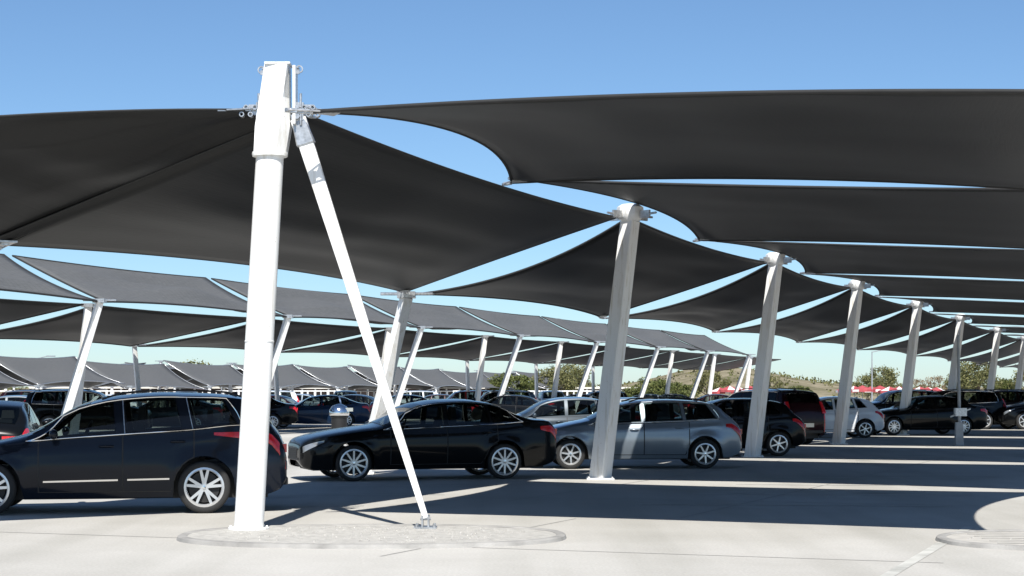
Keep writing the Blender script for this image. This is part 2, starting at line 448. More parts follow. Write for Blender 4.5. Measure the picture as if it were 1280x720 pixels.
    def patch(name, fn, m, parent=body, na=12, nb=5, both=True, thick=.012, smooth=40):
        """fn(a,b)->(x,y,z) outward point; makes a thin solid laid over the skin; one object per side"""
        out = []
        for sgn in ((-1, 1) if both else (-1,)):
            mb = MB(); R0 = []
            for i in range(na+1):
                R0.append([Vector((lambda p: (p[0]-X0, p[1]*sgn, p[2]))(fn(i/na, j/nb))) for j in range(nb+1)])
            mb.grid(R0)
            # skirt
            loop = [(0, j) for j in range(nb+1)]+[(i, nb) for i in range(1, na+1)]+[(na, j) for j in range(nb-1, -1, -1)]+[(i, 0) for i in range(na-1, 0, -1)]
            o = len(mb.v); cen = Vector((0, 0, .6))
            for (i, j) in loop:
                p = R0[i][j]; d = Vector((0, p.y, (p.z-.7)*.5)).normalized() if both else (p-cen).normalized()
                mb.v.append(tuple(p-d*thick))
            idx = [i*(nb+1)+j for i, j in loop]; m_ = len(loop)
            for k_ in range(m_):
                mb.f.append((idx[k_], idx[(k_+1) % m_], o+(k_+1) % m_, o+k_))
            out.append(mb.build(name, m, parent, smooth=smooth))
        return out
    if detail:
        nd = len(c.doors)
        for di, (xa, xb) in enumerate(c.doors):
            def fn(a, b_, xa=xa, xb=xb, di=di):
                x = xa+(xb-xa)*a
                zlo = max(.30, zbot(x)+.03) if di else .30
                zlo = max(zlo, zbot(x)+.025)
                z = zlo+(zbelt(x)-.012-zlo)*b_
                return (x, yside(x, z)+.007, z)
            def fs(a, b_, fn=fn, xa=xa, xb=xb):
                p = fn(a, b_); x = p[0]+(a-.5)*.036; z = p[2]+(b_-.6)*.02
                return (x, yside(x, z)+.003, z)
            patch('door_gap_shade', fs, M['dark'], root, na=12, nb=10, thick=.004)  # dark sheet stands in for the shade of the gap round the door
            ds = patch('door', fn, paint, root, na=12, nb=10)
            for s_, d in zip((-1, 1), ds):
                hx = xb-.20; hz = zbelt(hx)-.13
                MB().tube([(hx-.09-X0, s_*(yside(hx-.09, hz)+.008), hz), (hx-.06-X0, s_*(yside(hx, hz)+.035), hz+.004), (hx+.06-X0, s_*(yside(hx, hz)+.035), hz+.004), (hx+.09-X0, s_*(yside(hx+.09, hz)+.008), hz)], .014, 6).build('handle', paint, d, smooth=60)
                if strip:
                    def ft(a, b_, xa=xa, xb=xb):
                        x = xa+.05+(xb-xa-.1)*a
                        if x > c.rw-Ra-.05: x = c.rw-Ra-.05
                        z = .42+.035*(x-xa if False else (x-1.5))/2.0+.022*b_
                        return (x, yside(x, z)+.016, z)
                    mm = MB(); RR = []
                    for i in range(9): RR.append([Vector((p[0]-X0, s_*p[1], p[2])) for p in [ft(i/8, j) for j in (0, .5, 1)]])
                    mm.grid(RR).build('side_strip', M['chrome'], d)
    # side glass
    for wi, ((xl0, xh0), (xl1, xh1)) in enumerate(c.wins):
        def fn(a, b_, q=(xl0, xh0, xl1, xh1)):
            t = .07+.86*b_
            x = (q[0]+(q[2]-q[0])*a)*(1-b_)+(q[1]+(q[3]-q[1])*a)*b_
            y, z = upper(x, t, .006)
            return (x, y, z)
        patch('window', fn, M['glass'], root, na=10, nb=5, thick=.010)
    def band(name, e0, e1, t0, t1, na=4, nb=6, off=.0):
        def fn(a, b_):
            t = t0+(t1-t0)*b_
            xl = e0[0]+(e0[1]-e0[0])*t; xr = e1[0]+(e1[1]-e1[0])*t
            x = xl+(xr-xl)*a; y, z = upper(x, t, off)
            return (x, y, z)
        patch(name, fn, paint, root, na=na, nb=nb, thick=.03)
    ex = lambda lo, hi: (lo-(hi-lo)*.075, hi+(hi-lo)*.075)
    W_ = c.wins
    band('pillar', (XD0-.004, XD0-.004), ex(W_[0][0][0]+.012, W_[0][0][1]+.012), -.0, 1.)
    for w0, w1 in zip(W_[:-1], W_[1:]): band('pillar', ex(w0[1][0]-.012, w0[1][1]-.012), ex(w1[0][0]+.012, w1[0][1]+.012), 0., 1.)
    band('pillar', ex(W_[-1][1][0]-.012, W_[-1][1][1]-.012), (XD1+.004, XD1+.004), 0., 1.)
    band('window_sill', (XD0, XD0), (XD1, XD1), -.0, .085, 16, 1, .001); band('roof_edge', (XD0, XD0), (XD1, XD1), .90, 1.0, 16, 1, .001)
    # interior
    fl = c.screen[0]+.05-X0
    MB().box((fl+.12, 0, zbelt(c.screen[0])-.16), (.36, 1.36, .26)).build('dashboard', M['dark'], root)
    MB().box((.25, 0, .60), (c.rear[0]-c.screen[0]-.1, 1.36, .10)).build('cabin_floor', M['dark'], root)
    zz = zbelt(L*.55)
    def seat(x, y, w):
        m = MB(); m.box((x-.25, y, .72), (.50, w, .16)); R_ = Matrix.Rotation(math.radians(14), 3, 'Y')
        m.box((x+.06, y, zz-.14), (.13, w*.92, .62), R_, .86)
        return m.build('seat', M['seat'], root)
    for y in (-.36, .36):
        so_ = seat(c.screen[0]+1.25-X0, y, .50)
        MB().box((c.screen[0]+1.40-X0, y, zz+.27), (.10, .25, .19), None, .85).build('headrest', M['seat'], so_)
    so_ = seat(c.screen[0]+2.15-X0, 0, 1.25)
    for y in (-.42, .42): MB().box((c.screen[0]+2.30-X0, y, zz+.24), (.09, .24, .15), None, .85).build('headrest', M['seat'], so_)
    sw = MB(); ang = math.radians(25); cen_ = Vector((c.screen[0]+.62-X0, .36, zz+.0))
    sw.tube([cen_+Vector((math.sin(a)*math.sin(ang)*.18, math.cos(a)*.18, math.sin(a)*math.cos(ang)*.18)) for a in [i*math.pi/10 for i in range(20)]], .016, 6, closed=True)
    sw.build('steering_wheel', M['dark'], root)
    # windscreen and rear window
    for nm, (xa, xb) in (('windscreen', c.screen), ('rear_window', c.rear)):
        mb = MB(); RR = []
        for i in range(9):
            x = xa+(xb-xa)*i/8; row = []
            for j in range(-8, 9):
                t = 1-abs(j)/8*.93
                y, z = roof(x, t, .006)
                row.append(Vector((x-X0+(.004 if nm == 'rear_window' else -.004), math.copysign(y, j) if j else 0, z)))
            RR.append(row)
        mb.grid(RR).build(nm, M['glass'], root, smooth=60)
    if trim:
        q0 = c.wins[0]; q1 = c.wins[-1]
        for s_ in (-1, 1):
            pts = []
            for i in range(9):
                t = .02+.93*i/8; x = q0[0][0]-.05+(q0[0][1]-q0[0][0])*t
                y, z = upper(x, t, .012); pts.append((x-X0, s_*y, z))
            for i in range(1, 13):
                x = q0[0][1]-.05+(q1[1][1]+.05-q0[0][1]+.05)*i/12; y, z = upper(x, .955, .012); pts.append((x-X0, s_*y, z))
            for i in range(1, 7):
                t = .95-.92*i/6; x = q1[1][1]+.05+(q1[1][0]-q1[1][1])*(i/6)+.04*math.sin(math.pi*i/6)
                y, z = upper(x, t, .012); pts.append((x-X0, s_*y, z))
            for i in range(1, 16):
                x = q1[1][0]+.05+(q0[0][0]-.05-q1[1][0]-.05)*i/16; y, z = upper(x, .02, .012); pts.append((x-X0, s_*y, z))
            MB().tube(pts, .0095, 6, closed=True).build('window_trim', M['chrome'], root, smooth=60)
    if strip:
        for s_ in (-1, 1):
            for w0, w1 in zip(c.wins[:-1], c.wins[1:]):
                pts = []
                for i in range(7):
                    t = .03+.92*i/6; x = w1[0][0]-.02+(w1[0][1]-w1[0][0])*t
                    y, z = upper(x, t, .010); pts.append((x-X0, s_*y, z))
                MB().tube(pts, .007, 5).build('pillar_glint', M['galv'], root, smooth=60)  # thin grey tube added to stand for the reflection along each pillar
    # lamps
    def head(a, b_):
        x = .05+.40*a
        zt = zbelt(x)-.05; zz = zt-.11*(1-.75*a)
        z = zz+(zt-zz)*b_
        return (x, yside(x, z)+.008, z)
    patch('headlight', head, M['clear'], root, na=10, nb=4)
    tall = kind in ('suv',)
    def tail(a, b_):
        x = L-.012-(.95 if kind == 'wagon' else .36 if not tall else .16)*a
        zt = min(zbelt(x)-.03, zbelt(L-.35)-.05) if not tall else min(1.30, ztop(x)-.05)
        zt = min(zt, zbelt(x)-.02)
        h = .17*(1-(.8 if kind == 'wagon' else .6)*a) if not tall else .42
        z = zt-h*(1-b_)-(.02*a)
        return (x, yside(x, z)+.009, z)
    patch('taillight', tail, M['red'], root, na=10, nb=4)
    if detail:
        # tailgate face: lamp bars, plate, bumper strip
        for s_ in (-1, 1):
            zc = zbelt(L-.1)-.10
            if tall:
                tl = MB(); vs = []
                for q in range(9):
                    z_ = .95+q*.045; x_ = L
                    while ztop(x_) < z_+.02 and x_ > L-.5: x_ -= .004
                    xo = x_-X0+.016; hw = .078-.003*q; yc_ = .70-.006*q
                    for (dx, dy) in ((0, -hw), (0, hw*.6), (-.02, hw), (-.06, hw), (-.06, -hw)): vs.append((xo+dx, s_*(yc_+dy), z_))
                tl.add(vs, [(q*5+k, q*5+(k+1) % 5, q*5+5+(k+1) % 5, q*5+5+k) for q in range(8) for k in range(5)]+[(0,1,2,3,4), (44,43,42,41,40)])
                tl.build('taillight', M['red'], root)
            else:
                MB().box((L-X0-.035, s_*.52, zbelt(L-.12)-.13), (.07, .30, .11)).build('taillight', M['red'], root)
        MB().box((L-X0+.012, 0, .60), (.02, .52, .12)).build('licence_plate', M['plate'], root)
        MB().box((L-X0-.01, 0, .40), (.06, 1.2, .09)).build('rear_bumper_insert', M['dark'], root)
        # grille and fog lamps
        g = MB()
        for i in range(4): g.box((-X0-.008, 0, .44+i*.04), (.016, .76, .018))
        g.box((-X0-.002, 0, .50), (.01, .8, .17)); g.build('grille', M['dark'], root)
        MB().box((-X0+.006, 0, .40), (.02, .95, .05)).build('air_intake', M['dark'], root)
        for s_ in (-1, 1):
            mx = c.screen[0]+.30
            y, z = upper(mx, .10, 0)
            mr = MB(); mr.lathe([(.001,-.10),(.06,-.095),(.085,-.05),(.09,0),(.08,.05),(.05,.085),(.001,.09)], 14, (0,0,0), 'Y')
            o = mr.build('wing_mirror', paint, root, smooth=60)
            for v in o.data.vertices: v.co.x *= .62; v.co.z *= .75
            o.location = (mx-X0, s_*(y+.13), z+.05)
            MB().box((mx-X0, s_*(y+.03), z+.01), (.06, .12, .03)).build('mirror_arm', M['dark'], root)
        if c.rails:
            for s_ in (-1, 1):
                pts = []
                x0, x1 = c.screen[1]+.15, (c.rear[0]-.12)
                for i in range(9):
                    x = x0+(x1-x0)*i/8; yr, zz = rail(x)
                    lift = .035 if 0 < i < 8 else -.005
                    pts.append((x-X0, s_*(yr-.05), zz+.035+lift))
                MB().tube(pts, .013, 6).build('roof_rail', M['dark'], root, smooth=60)
        xf = c.rear[0]-.25
        f = MB(); z = ztop(xf)
        f.add([(xf-.10-X0, 0, z-.01), (xf+.06-X0, -.02, z-.012), (xf+.06-X0, .02, z-.012), (xf+.05-X0, 0, z+.055)], [(0,1,3),(0,3,2),(1,2,3),(0,2,1)])
        f.build('antenna', paint, root)
    # wheels
    for x in (c.fw, c.rw):
        for s_ in (-1, 1):
            R = c.R; r = rim_r or R*.70; yc = s_*(c.W-.115)
            hub = MB(); hub.lathe([(.02,-.055),(r*.80,-.05),(r*.80,.05),(.02,.055)], 24, axis='Y')
            w = hub.build('wheel', M['dark'], root, smooth=40); w.location = (x-X0, yc, R)
            t = MB(); t.lathe([(r-.005,-.10),(r+.02,-.112),(R-.03,-.115),(R-.006,-.095),(R,-.05),(R,.05),(R-.006,.095),(R-.03,.115),(r+.02,.112),(r-.005,.10)], 40, axis='Y', closed=True)
            t.build('tyre', M['tyre'], w, smooth=50)
            rm = MB()
            rm.lathe([(r,-.10),(r+.008,-.108),(r-.018,-.112),(r-.03,-.098),(r-.03,.098),(r-.018,.112),(r+.008,.108),(r,.10)], 36, axis='Y', closed=True)
            yo = s_*.088
            rm.lathe([(.001,yo-.02),(.055,yo-.02),(.06,yo),(.045,yo+.012*s_),(.001,yo+.014*s_)] if s_ > 0 else [(.001,yo+.02),(.055,yo+.02),(.06,yo),(.045,yo-.012),(.001,yo-.014)], 16, axis='Y')
            ns = c.spokes
            for k in range(ns):
                a0 = 2*math.pi*k/ns+.3
                for da in ((-.13, .13) if ns == 5 else (0,)):
                    a = a0+da
                    wdt = .030 if ns != 5 else .034
                    p0 = Vector((math.cos(a0+da*.5)*.045, yo, math.sin(a0+da*.5)*.045)); p1 = Vector((math.cos(a+da*.6)*(r-.02), yo*1.04, math.sin(a+da*.6)*(r-.02)))
                    d = (p1-p0); ln = d.length; d.normalize(); pe = Vector((-d.z, 0, d.x))
                    vs = []
                    for p, ww in ((p0, wdt*.62), (p1, wdt*.5)):
                        for sy in (-.018, .012*1):
                            for sp in (-1, 1): vs.append(p+pe*ww*sp+Vector((0, sy*s_, 0)))
                    rm.add(vs, [(0,1,3,2),(4,6,7,5),(0,4,5,1),(2,3,7,6),(0,2,6,4),(1,5,7,3)])
            rm.build('rim', M['alloy'], w, smooth=35)
            if detail:
                MB().lathe([(.001, -.01), (.022, -.008), (.022, .008), (.001, .01)], 12, (0, yo+.02*s_, 0), 'Y').build('hub_cap', M['chrome'], w)
    root.location = loc; root.rotation_euler = (0, 0, rz)
    return root

# copying a car with another paint: meshes holding paint get a recoloured copy
RECOL = {}
def recolour(root, old, new):
    reg()
    def walk(o):
        if o.type == 'MESH' and o.data.materials and o.data.materials[0] is old:
            key = (o.data.name, new.name)
            if key not in RECOL:
                d = o.data.copy(); d.materials[0] = new; RECOL[key] = d
            o.data = RECOL[key]
        for k in children(o): walk(k)
    walk(root)

def px(x, y):       # ground point seen at photo pixel (1280 wide)
    d = 2200*1.6/(y-490.0); return Vector(((x-640)/2200*d, d, 0))

# =================================================================== setting
gb = MB()
ys = [-60, 0, 12, 40, 90, 125]+[125+4*i for i in range(1, 10)]+[200, 300, 500, 900, 1600, 3500]
def gz(y):
    if y <= 125: return 0.
    t = min(1, (y-125)/36.); return -1.5*(t*t*(3-2*t))
xsn = [-2500, -600, -200, -60, 0, 60, 200, 600, 2500]
gb.grid([[Vector((x, y, gz(y))) for x in xsn] for y in ys])
tag(gb.build('ground', M['ground'], smooth=60), kind='structure')

# painted bay lines on the lot
pm = MB()
def strip(p0, p1, w, z=.004, mb=None):
    d = (p1-p0); d.z = 0; d.normalize(); n = Vector((-d.y, d.x, 0))*w/2
    (mb or pm).add([Vector((p.x, p.y, z)) for p in (p0-n, p0+n, p1+n, p1-n)], [(0,1,2,3)])
for k in range(26):
    u = 22.3+k*2.85
    strip(RV(-10.9, u), RV(-15.6, u-1.9), .10)
    strip(RV(-3.2, u), RV(-7.4, u-1.1), .10) if k % 1 == 0 and k > 0 else None
strip(RV(-2.5, 15.2), RV(-2.5, 21.4), .12)
tag(pm.build('parking_markings', M['paint']), kind='structure')
jm = MB()
for p0, p1 in (((-9.4, 24), (-8.6, 60)), ((-6.1, 21.6), (-5.7, 44)), ((-10, 27.9), (-4, 28.3)), ((-10, 25.0), (-3.2, 25.4)), ((-9.6, 35), (-3.5, 35.2)), ((-7.4, 15.5), (-7.3, 21)), ((-13.5, 16.6), (-2.2, 16.8))):
    strip(RV(*p0), RV(*p1), .025, .003, jm)
tag(jm.build('expansion_joints', M['joint']), kind='structure')

# hills
RIDGE = []
def ridge(name, Y, x0, x1, n, hf, depth, m):
    mb = MB(); rows = []
    for j in range(12):
        t = j/11; row = []
        for i in range(n+1):
            x = x0+(x1-x0)*i/n
            p = noise.fractal(Vector((x*.012, t*2, 3.1)), .8, 2, 5)
            h = hf(x)*(math.sin(t*math.pi/2))*(1+.10*p)
            row.append(Vector((x, Y+depth*t+p*8, -1.6+h)))
        rows.append(row)
    mb.grid(rows)
    RIDGE.extend(rows)
    return tag(mb.build(name, m, smooth=60), kind='structure')
def bump(x, c, w): return math.exp(-((x-c)/w)**2)
ridge('hill', 620, -420, 620, 200, lambda x: 3.6+11.5*bump(x, 90, 34)+1.5*bump(x, 150, 22)+2.5*bump(x, -160, 60)+2*bump(x, 190, 40)+.6*math.sin(x*.06), 160, M['hill'])

# =================================================================== sun shades
def edge_pt(a, b, t): return a+(b-a)*t
def make_sail(c00, c10, c11, c01, k, sag, label, cat='shade canopy', group=None, wr=1., hardware=True, name='shade_canopy', zf=None, nS=28, nT=28, cable=.022, hem='cable'):
    """c00-c10 = near edge (s), c01-c11 = far edge; k=(near, right, far, left) scallop depth as fraction"""
    kn, kr, kf, kl = k
    root = empty(name, (c00+c10+c11+c01)/4*1.0)
    root.location.z = min(c00.z, c10.z, c11.z, c01.z)
    tag(root, label, cat, group)
    off = root.location
    seed = random.random()*50
    def S(s, t):
        q = 4*s*(1-s); w = 4*t*(1-t)
        s2 = kl*w+(1-kl*w-kr*w)*s; t2 = kn*q+(1-kn*q-kf*q)*t
        p = (c00*(1-s2)+c10*s2)*(1-t2)+(c01*(1-s2)+c11*s2)*t2
        z = -sag*q*(1-.0*w)
        if zf: z += zf(s, t)
        wri = wr*.05*noise.noise(Vector((s*7, t*1.6, seed)))+wr*.015*noise.noise(Vector((s*1.6, t*7, seed+9)))+wr*.09*noise.noise(Vector((s*2.5, t*2.5, seed+20)))
        edge = min(1, 6*min(s, 1-s), ) * min(1, 6*min(t, 1-t))
        return p+Vector((0, 0, z+wri*edge))-off
    mb = MB(); rows = [[S(i/nS, j/nT) for j in range(nT+1)] for i in range(nS+1)]
    mb.grid(rows)
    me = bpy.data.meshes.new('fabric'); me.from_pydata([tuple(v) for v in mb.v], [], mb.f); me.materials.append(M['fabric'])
    me.materials.append(M['shaded_fabric']); fix_normals(me)
    if sum(p.normal.z*p.area for p in me.polygons) < 0: me.flip_normals()
    me.shade_smooth()
    uvl = me.uv_layers.new(name='UVMap')
    W = (c10-c00).length; H = (c01-c00).length
    for lp in me.loops:
        vi = lp.vertex_index; i, j = divmod(vi, nT+1)
        uvl.data[lp.index].uv = (i/nS*W, j/nT*H)
    fo = bpy.data.objects.new('fabric', me); COL.objects.link(fo); fo.parent = root
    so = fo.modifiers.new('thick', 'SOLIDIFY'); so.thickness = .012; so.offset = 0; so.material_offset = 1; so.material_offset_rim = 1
    if cable:
        loop = [S(i/nS, 0) for i in range(nS)]+[S(1, j/nT) for j in range(nT)]+[S(1-i/nS, 1) for i in range(nS)]+[S(0, 1-j/nT) for j in range(nT)]
        MB().tube(loop, cable, 6, closed=True).build('hem', M[hem], root, smooth=70)
    if hardware:
        cen = S(.5, .5)
        for (s, t), c in (((0,0), c00), ((1,0), c10), ((1,1), c11), ((0,1), c01)):
            p = c-off; d = (cen-p); d.z *= .4; d.normalize()
            h = MB(); n = d.cross(Vector((0,0,1))).normalized()
            a = p+d*.30; 
            h.add([p+Vector((0,0,.012)), a+n*.13+Vector((0,0,.012)), a-n*.13+Vector((0,0,.012)), p-Vector((0,0,.012)), a+n*.13-Vector((0,0,.012)), a-n*.13-Vector((0,0,.012))], [(0,1,2),(5,4,3),(0,3,4,1),(1,4,5,2),(2,5,3,0)])
            h.tube([p+d*.02, p-d*.30], .026, 6)
            for q in (.05, .12, .20): h.box(p-d*q, (.07, .07, .05))
            h.tube([p+n*.10+d*.2, p-d*.28+n*.02], .011, 5); h.tube([p-n*.10+d*.2, p-d*.28-n*.02], .011, 5)
            h.build('corner_fitting', M['galv'], root)
    return root

PU = [17.8, 30.7, 42.6, 53.8, 66.2, 79.0, 94.5, 109.8, 125, 140, 155]
VB, VT = -10.2, -9.62
# --- near row, outer (left) canopies : high at the columns, low over the car noses
lowv, lowz, hiz = -14.05, 3.50, 4.82
def Lz(k): return 3.42 if k == 0 else lowz
for k in range(len(PU)-1):
    u0, u1 = PU[k]+(.10 if k else -.0), PU[k+1]-.10
    c00 = RV(VT-.15, u0+.25, hiz) if k else RV(-9.6, 18.0, hiz); c10 = RV(lowv+(.15 if k == 0 else 0), u0+(.35 if k else 0), Lz(k))
    c01 = RV(VT-.15, u1-.15, hiz-.05); c11 = RV(lowv, u1-.1, lowz)
    lab = ('big dark shade canopy sloping down left from the round white column to the second column' if k == 0 else
           'dark shade canopy low side left, between the %s and %s columns of the nearest row' % (ORD[k], ORD[k+1]))
    make_sail(c00, c10, c11, c01, (.03 if k else .0, .08, .005, .012), .03 if k else .0, lab, group='left canopies of the nearest row',
              zf=(lambda s, t: -.17*4*s*(1-s)*(1-t)-.08*4*t*(1-t)*(1-s)) if k else (lambda s, t: -.10*4*s*(1-s)*4*t*(1-t)-.08*4*t*(1-t)*(1-s)), cable=.022 if k else .012)
# end triangle towards the camera
P1 = RV(-9.6, 18.0, hiz); L1 = RV(lowv+.15, 18.15, 3.42)
Q = RV(-14.6, 11.6, 3.72); P1b = RV(-10.12, 17.6, hiz)
make_sail(P1b, Q, L1, P1, (.05, .10, .0, .0), .0, 'dark end canopy filling the upper left, hooked to the left of the round column', group=None, zf=lambda s, t: .14*4*s*(1-s)*(1-t), cable=.012)

# --- right canopies over the drive aisle
JU = [17.4, 26.0, 37.2, 48.3, 60.4, 73.4, 86.5, 100, 113, 126]
def fit_front(v, zr, ua, ub, slit):
    """height of a front edge that leaves a sky slit behind the rear edge of the canopy before it"""
    da = -v*ST+ua*CT; db = -v*ST+ub*CT
    return 1.6+((zr-1.6)/da-slit/2200)*db
for k in range(len(JU)-1):
    a, b = JU[k]+(.30 if k else 0), JU[k+1]-.30
    vl = -9.15 if k == 0 else -10.0
    zl, zr_ = 4.88, 4.30
    if k == 0: fl, fr = 4.71, 4.42
    else: fl, fr = fit_front(-9.9, zl, JU[k]-.75, JU[k]+.75, 4.2), fit_front(-.9, zr_, JU[k]-.95, JU[k]+.95, 3.4)
    c00 = RV(vl, a, fl); c10 = RV(-.9, a, fr); c11 = RV(-.9, b, zr_); c01 = RV(-10.0, b, zl)
    lab = ('wide black canopy over the drive aisle, nearest one, along the top right' if k == 0 else
           '%s black canopy from the front over the drive aisle on the right' % ORD[k])
    make_sail(c00, c10, c11, c01, (.012 if k == 0 else .06, .06, .06, (.062 if k == 0 else .060)), -.10 if k == 0 else -.03, lab, zf=lambda s, t, q=(.24 if k == 0 else .13): q*4*t*(1-t)*(1-s)**2, group='canopies over the drive aisle', nS=40)

# =================================================================== columns
def frame_pts(p0, p1, w0, w1, side, rot=0.):
    """4 corners rings of a tapered square tube from p0 to p1"""
    ax = (p1-p0).normalized(); x = side-ax*side.dot(ax); x.normalize(); y = ax.cross(x)
    R = Matrix.Rotation(rot, 3, ax); x = R @ x; y = R @ y
    return [(p0, w0, x, y), (p1, w1, x, y)]
def sq_tube(mb, p0, p1, w0, w1, side, rot=0., d0=None, d1=None, bev=.0):
    fr = frame_pts(p0, p1, w0, w1, side, rot); vs = []
    d0 = d0 or w0; d1 = d1 or w1
    for (p, w, x, y), d in zip(fr, (d0, d1)):
        a, b = w/2, d/2; c = .12
        for sx, sy in ((-1+c,-1),(1-c,-1),(1,-1+c),(1,1-c),(1-c,1),(-1+c,1),(-1,1-c),(-1,-1+c)):
            vs.append(p+x*a*sx+y*b*sy)
    n = 8; fs = [(i, (i+1) % n, n+(i+1) % n, n+i) for i in range(n)]+[tuple(range(n))[::-1], tuple(range(n, 2*n))]
    return mb.add(vs, fs)

def make_column(u, label, group):
    b = RV(VB, u); t = RV(VT, u, 4.72)
    root = empty('canopy_post', b); tag(root, label, 'column', group)
    T = t-b; side = RV(1, 0)-RV(0, 0)
    m = MB(); sq_tube(m, Vector((0,0,0)), T, .31, .265, side, math.radians(-18))
    m.build('shaft', M['white'], root, smooth=25)
    m = MB(); m.box((0,0,.014), (.50,.50,.028)); 
    for sx in (-1,1):
        for sy in (-1,1): m.lathe([(.001,0),(.018,0),(.018,.025),(.001,.028)], 6, (sx*.215, sy*.215, .028))
    m.build('base_plate', M['white'], root)
    m = MB(); m.lathe([(.02,.0),(.17,.0),(.22,.06),(.25,.14),(.24,.26),(.16,.31),(.02,.32)], 10, T+Vector((0,0,-.01)))
    m.build('cap', M['white'], root, smooth=30)
    m = MB()
    for ang in range(4):
        a = math.radians(45+90*ang)
        d = Vector((math.cos(a), math.sin(a), 0))
        m.box(T+d*.36+Vector((0,0,.10)), (.22,.04,.14), Matrix.Rotation(a, 3, 'Z'))
        m.tube([T+d*.42+Vector((0,0,.10)), T+d*.62+Vector((0,0,.11))], .02, 6)
    m.build('bracket', M['galv'], root)
    return root
col0 = make_column(PU[1], 'white square column, second from the left in the nearest row, beside the silver estate', 'square columns of the nearest row')
for k in range(2, len(PU)-1):
    c = copy_tree(col0); c.location = RV(VB, PU[k])
    c['label'] = 'white square column, %s from the camera in the nearest row' % ORD[k]

# round column 1
def round_column():
    b = px(311, 665); b.z = .035
    def atx(x, z):       # point of the column axis at photo column x, height z, slightly right leaning
        d = b.y; return Vector(((x-640)/2200*d, d, z))
    root = empty('round_post', b); tag(root, 'thick round white column standing alone on the oval kerb island', 'column')
    T = atx(337.5, 4.32)-b; T2 = atx(348.5, 5.33)-b
    m = MB(); m.tube([(0,0,0), T], [.168,.158], 40); m.build('shaft', M['white'], root, smooth=50)
    MB().lathe([(.162,-.010),(.1685,-.006),(.1685,.006),(.162,.010)], 40, T*.5).build('weld_seam', M['white'], root, smooth=60)
    m = MB(); m.lathe([(.155,-.05),(.20,-.05),(.205,-.02),(.20,.0),(.155,.0)], 32, T+Vector((0,0,.02))); m.build('collar', M['white'], root, smooth=40)
    # box head: eight-sided tapering housing
    m = MB(); ax = T2-T
    def ring(p, pts): return [p+Vector((x, y, 0)) for x, y in pts]
    A = [(-.185,-.12),(.10,-.19),(.205,-.06),(.205,.14),(.06,.19),(-.185,.14)]
    Bt = [(-.15,-.11),(.115,-.17),(.125,-.05),(.125,.12),(.06,.16),(-.15,.12)]
    P = [(T+Vector((0,0,.02)), A, .92), (T+ax*.30, A, 1.0), (T+ax*.62, [( (a[0]+c[0])/2, (a[1]+c[1])/2) for a, c in zip(A, Bt)], 1.0), (T2, Bt, 1.)]
    vs = []
    for p, ring_, s in P: vs += [p+Vector((x*s, y*s, 0)) for x, y in ring_]
    n = 6; fs = []
    for i in range(3): fs += [(i*n+k, i*n+(k+1) % n, (i+1)*n+(k+1) % n, (i+1)*n+k) for k in range(n)]
    fs += [tuple(range(n))[::-1], tuple(range(3*n, 4*n))]
    m.add(vs, fs); m.build('head_box', M['white'], root, smooth=15)
    m = MB(); m.box(T2+Vector((.0,0,.008)), (.29,.30,.02)); m.box(T2+Vector((.19,-.02,-.35)), (.03,.24,.66)); m.build('stiffener_plate', M['white'], root)
    # lifting lugs and shackles
    m = MB(); m2 = MB()
    for sx, z in ((-.19, -.06), (.24, -.05)):
        m.lathe([(.03,-.012),(.045,-.012),(.045,.012),(.03,.012)], 14, T2+Vector((sx,-.05,z)), 'Y', closed=True)
        m.box(T2+Vector((sx*.85,-.05,z-.03)), (.08,.03,.05)); m.box(T2+Vector((sx*.9,.0,z+.02)), (.03,.12,.02))
    m.build('lifting_lug', M['galv'], root)
    z0 = 4.80-b.z
    for sgn in (-1, 1):
        m2 = MB(); c = Vector((T.x+.12+sgn*.22, -.02, z0))
        m2.box(c, (.10,.10,.20)); m2.box(c+Vector((sgn*.08,0,.02)), (.12,.03,.12))
        for i in range(4): m2.lathe([(.018,-.05),(.03,-.05),(.03,.05),(.018,.05)], 10, c+Vector((sgn*(.06+.05*i),-.03,.04*(-1)**i)), 'Y', closed=True)
        m2.tube([c+Vector((sgn*.1,-.03,.05)), c+Vector((sgn*.26,-.04,.0))], .016, 6); m2.tube([c+Vector((sgn*.1,.05,-.03)), c+Vector((sgn*.28,.0,.02))], .016, 6)
        m2.tube([c+Vector((sgn*.02,-.05,-.16)), c+Vector((sgn*.02,-.05,.2))], .014, 6)
        m2.build('cable_bracket', M['galv'], root)
    m = MB(); m.lathe([(.05,.0),(.235,.0),(.235,.018),(.05,.018)], 28, (0,0,.0))
    for i in range(8): m.lathe([(.001,0),(.013,0),(.013,.022),(.001,.024)], 6, (.208*math.cos(i*.785), .208*math.sin(i*.785), .018))
    m.build('base_plate', M['white'], root)
    # brace
    bb = px(532, 664); bb.z = .035
    br = empty('column_brace', bb); tag(br, 'slender white raking strut from the island up to the head of the round column', 'brace')
    tp = Vector(((374-640)/2200*20.2, 20.12, 4.72))-bb
    m = MB(); sq_tube(m, Vector((0,0,.12)), tp, .066, .18, Vector((1,0,0)), 0., .055, .13); m.build('strut', M['white'], br, smooth=25)
    m = MB(); dd = tp.normalized()
    sq_tube(m, tp-dd*.30, tp+dd*.06, .21, .15, Vector((1,0,0)), 0., .16, .12); m.lathe([(.001,-.12),(.035,-.12),(.035,.12),(.001,.12)], 12, tp+dd*.02, 'Y')
    m.build('fork_end', M['galv'], br)
    m = MB(); m.box((0,0,.01), (.26,.26,.02)); m.box((-.035,0,.08), (.02,.16,.14)); m.box((.035,0,.08), (.02,.16,.14)); m.tube([(-.06,0,.11),(.06,0,.11)], .02, 8)
    for sx in (-1,1):
        for sy in (-1,1): m.lathe([(.001,0),(.015,0),(.015,.03),(.001,.032)], 6, (sx*.1, sy*.1, .02))
    m.build('foot_bracket', M['galv'], br)
round_column()

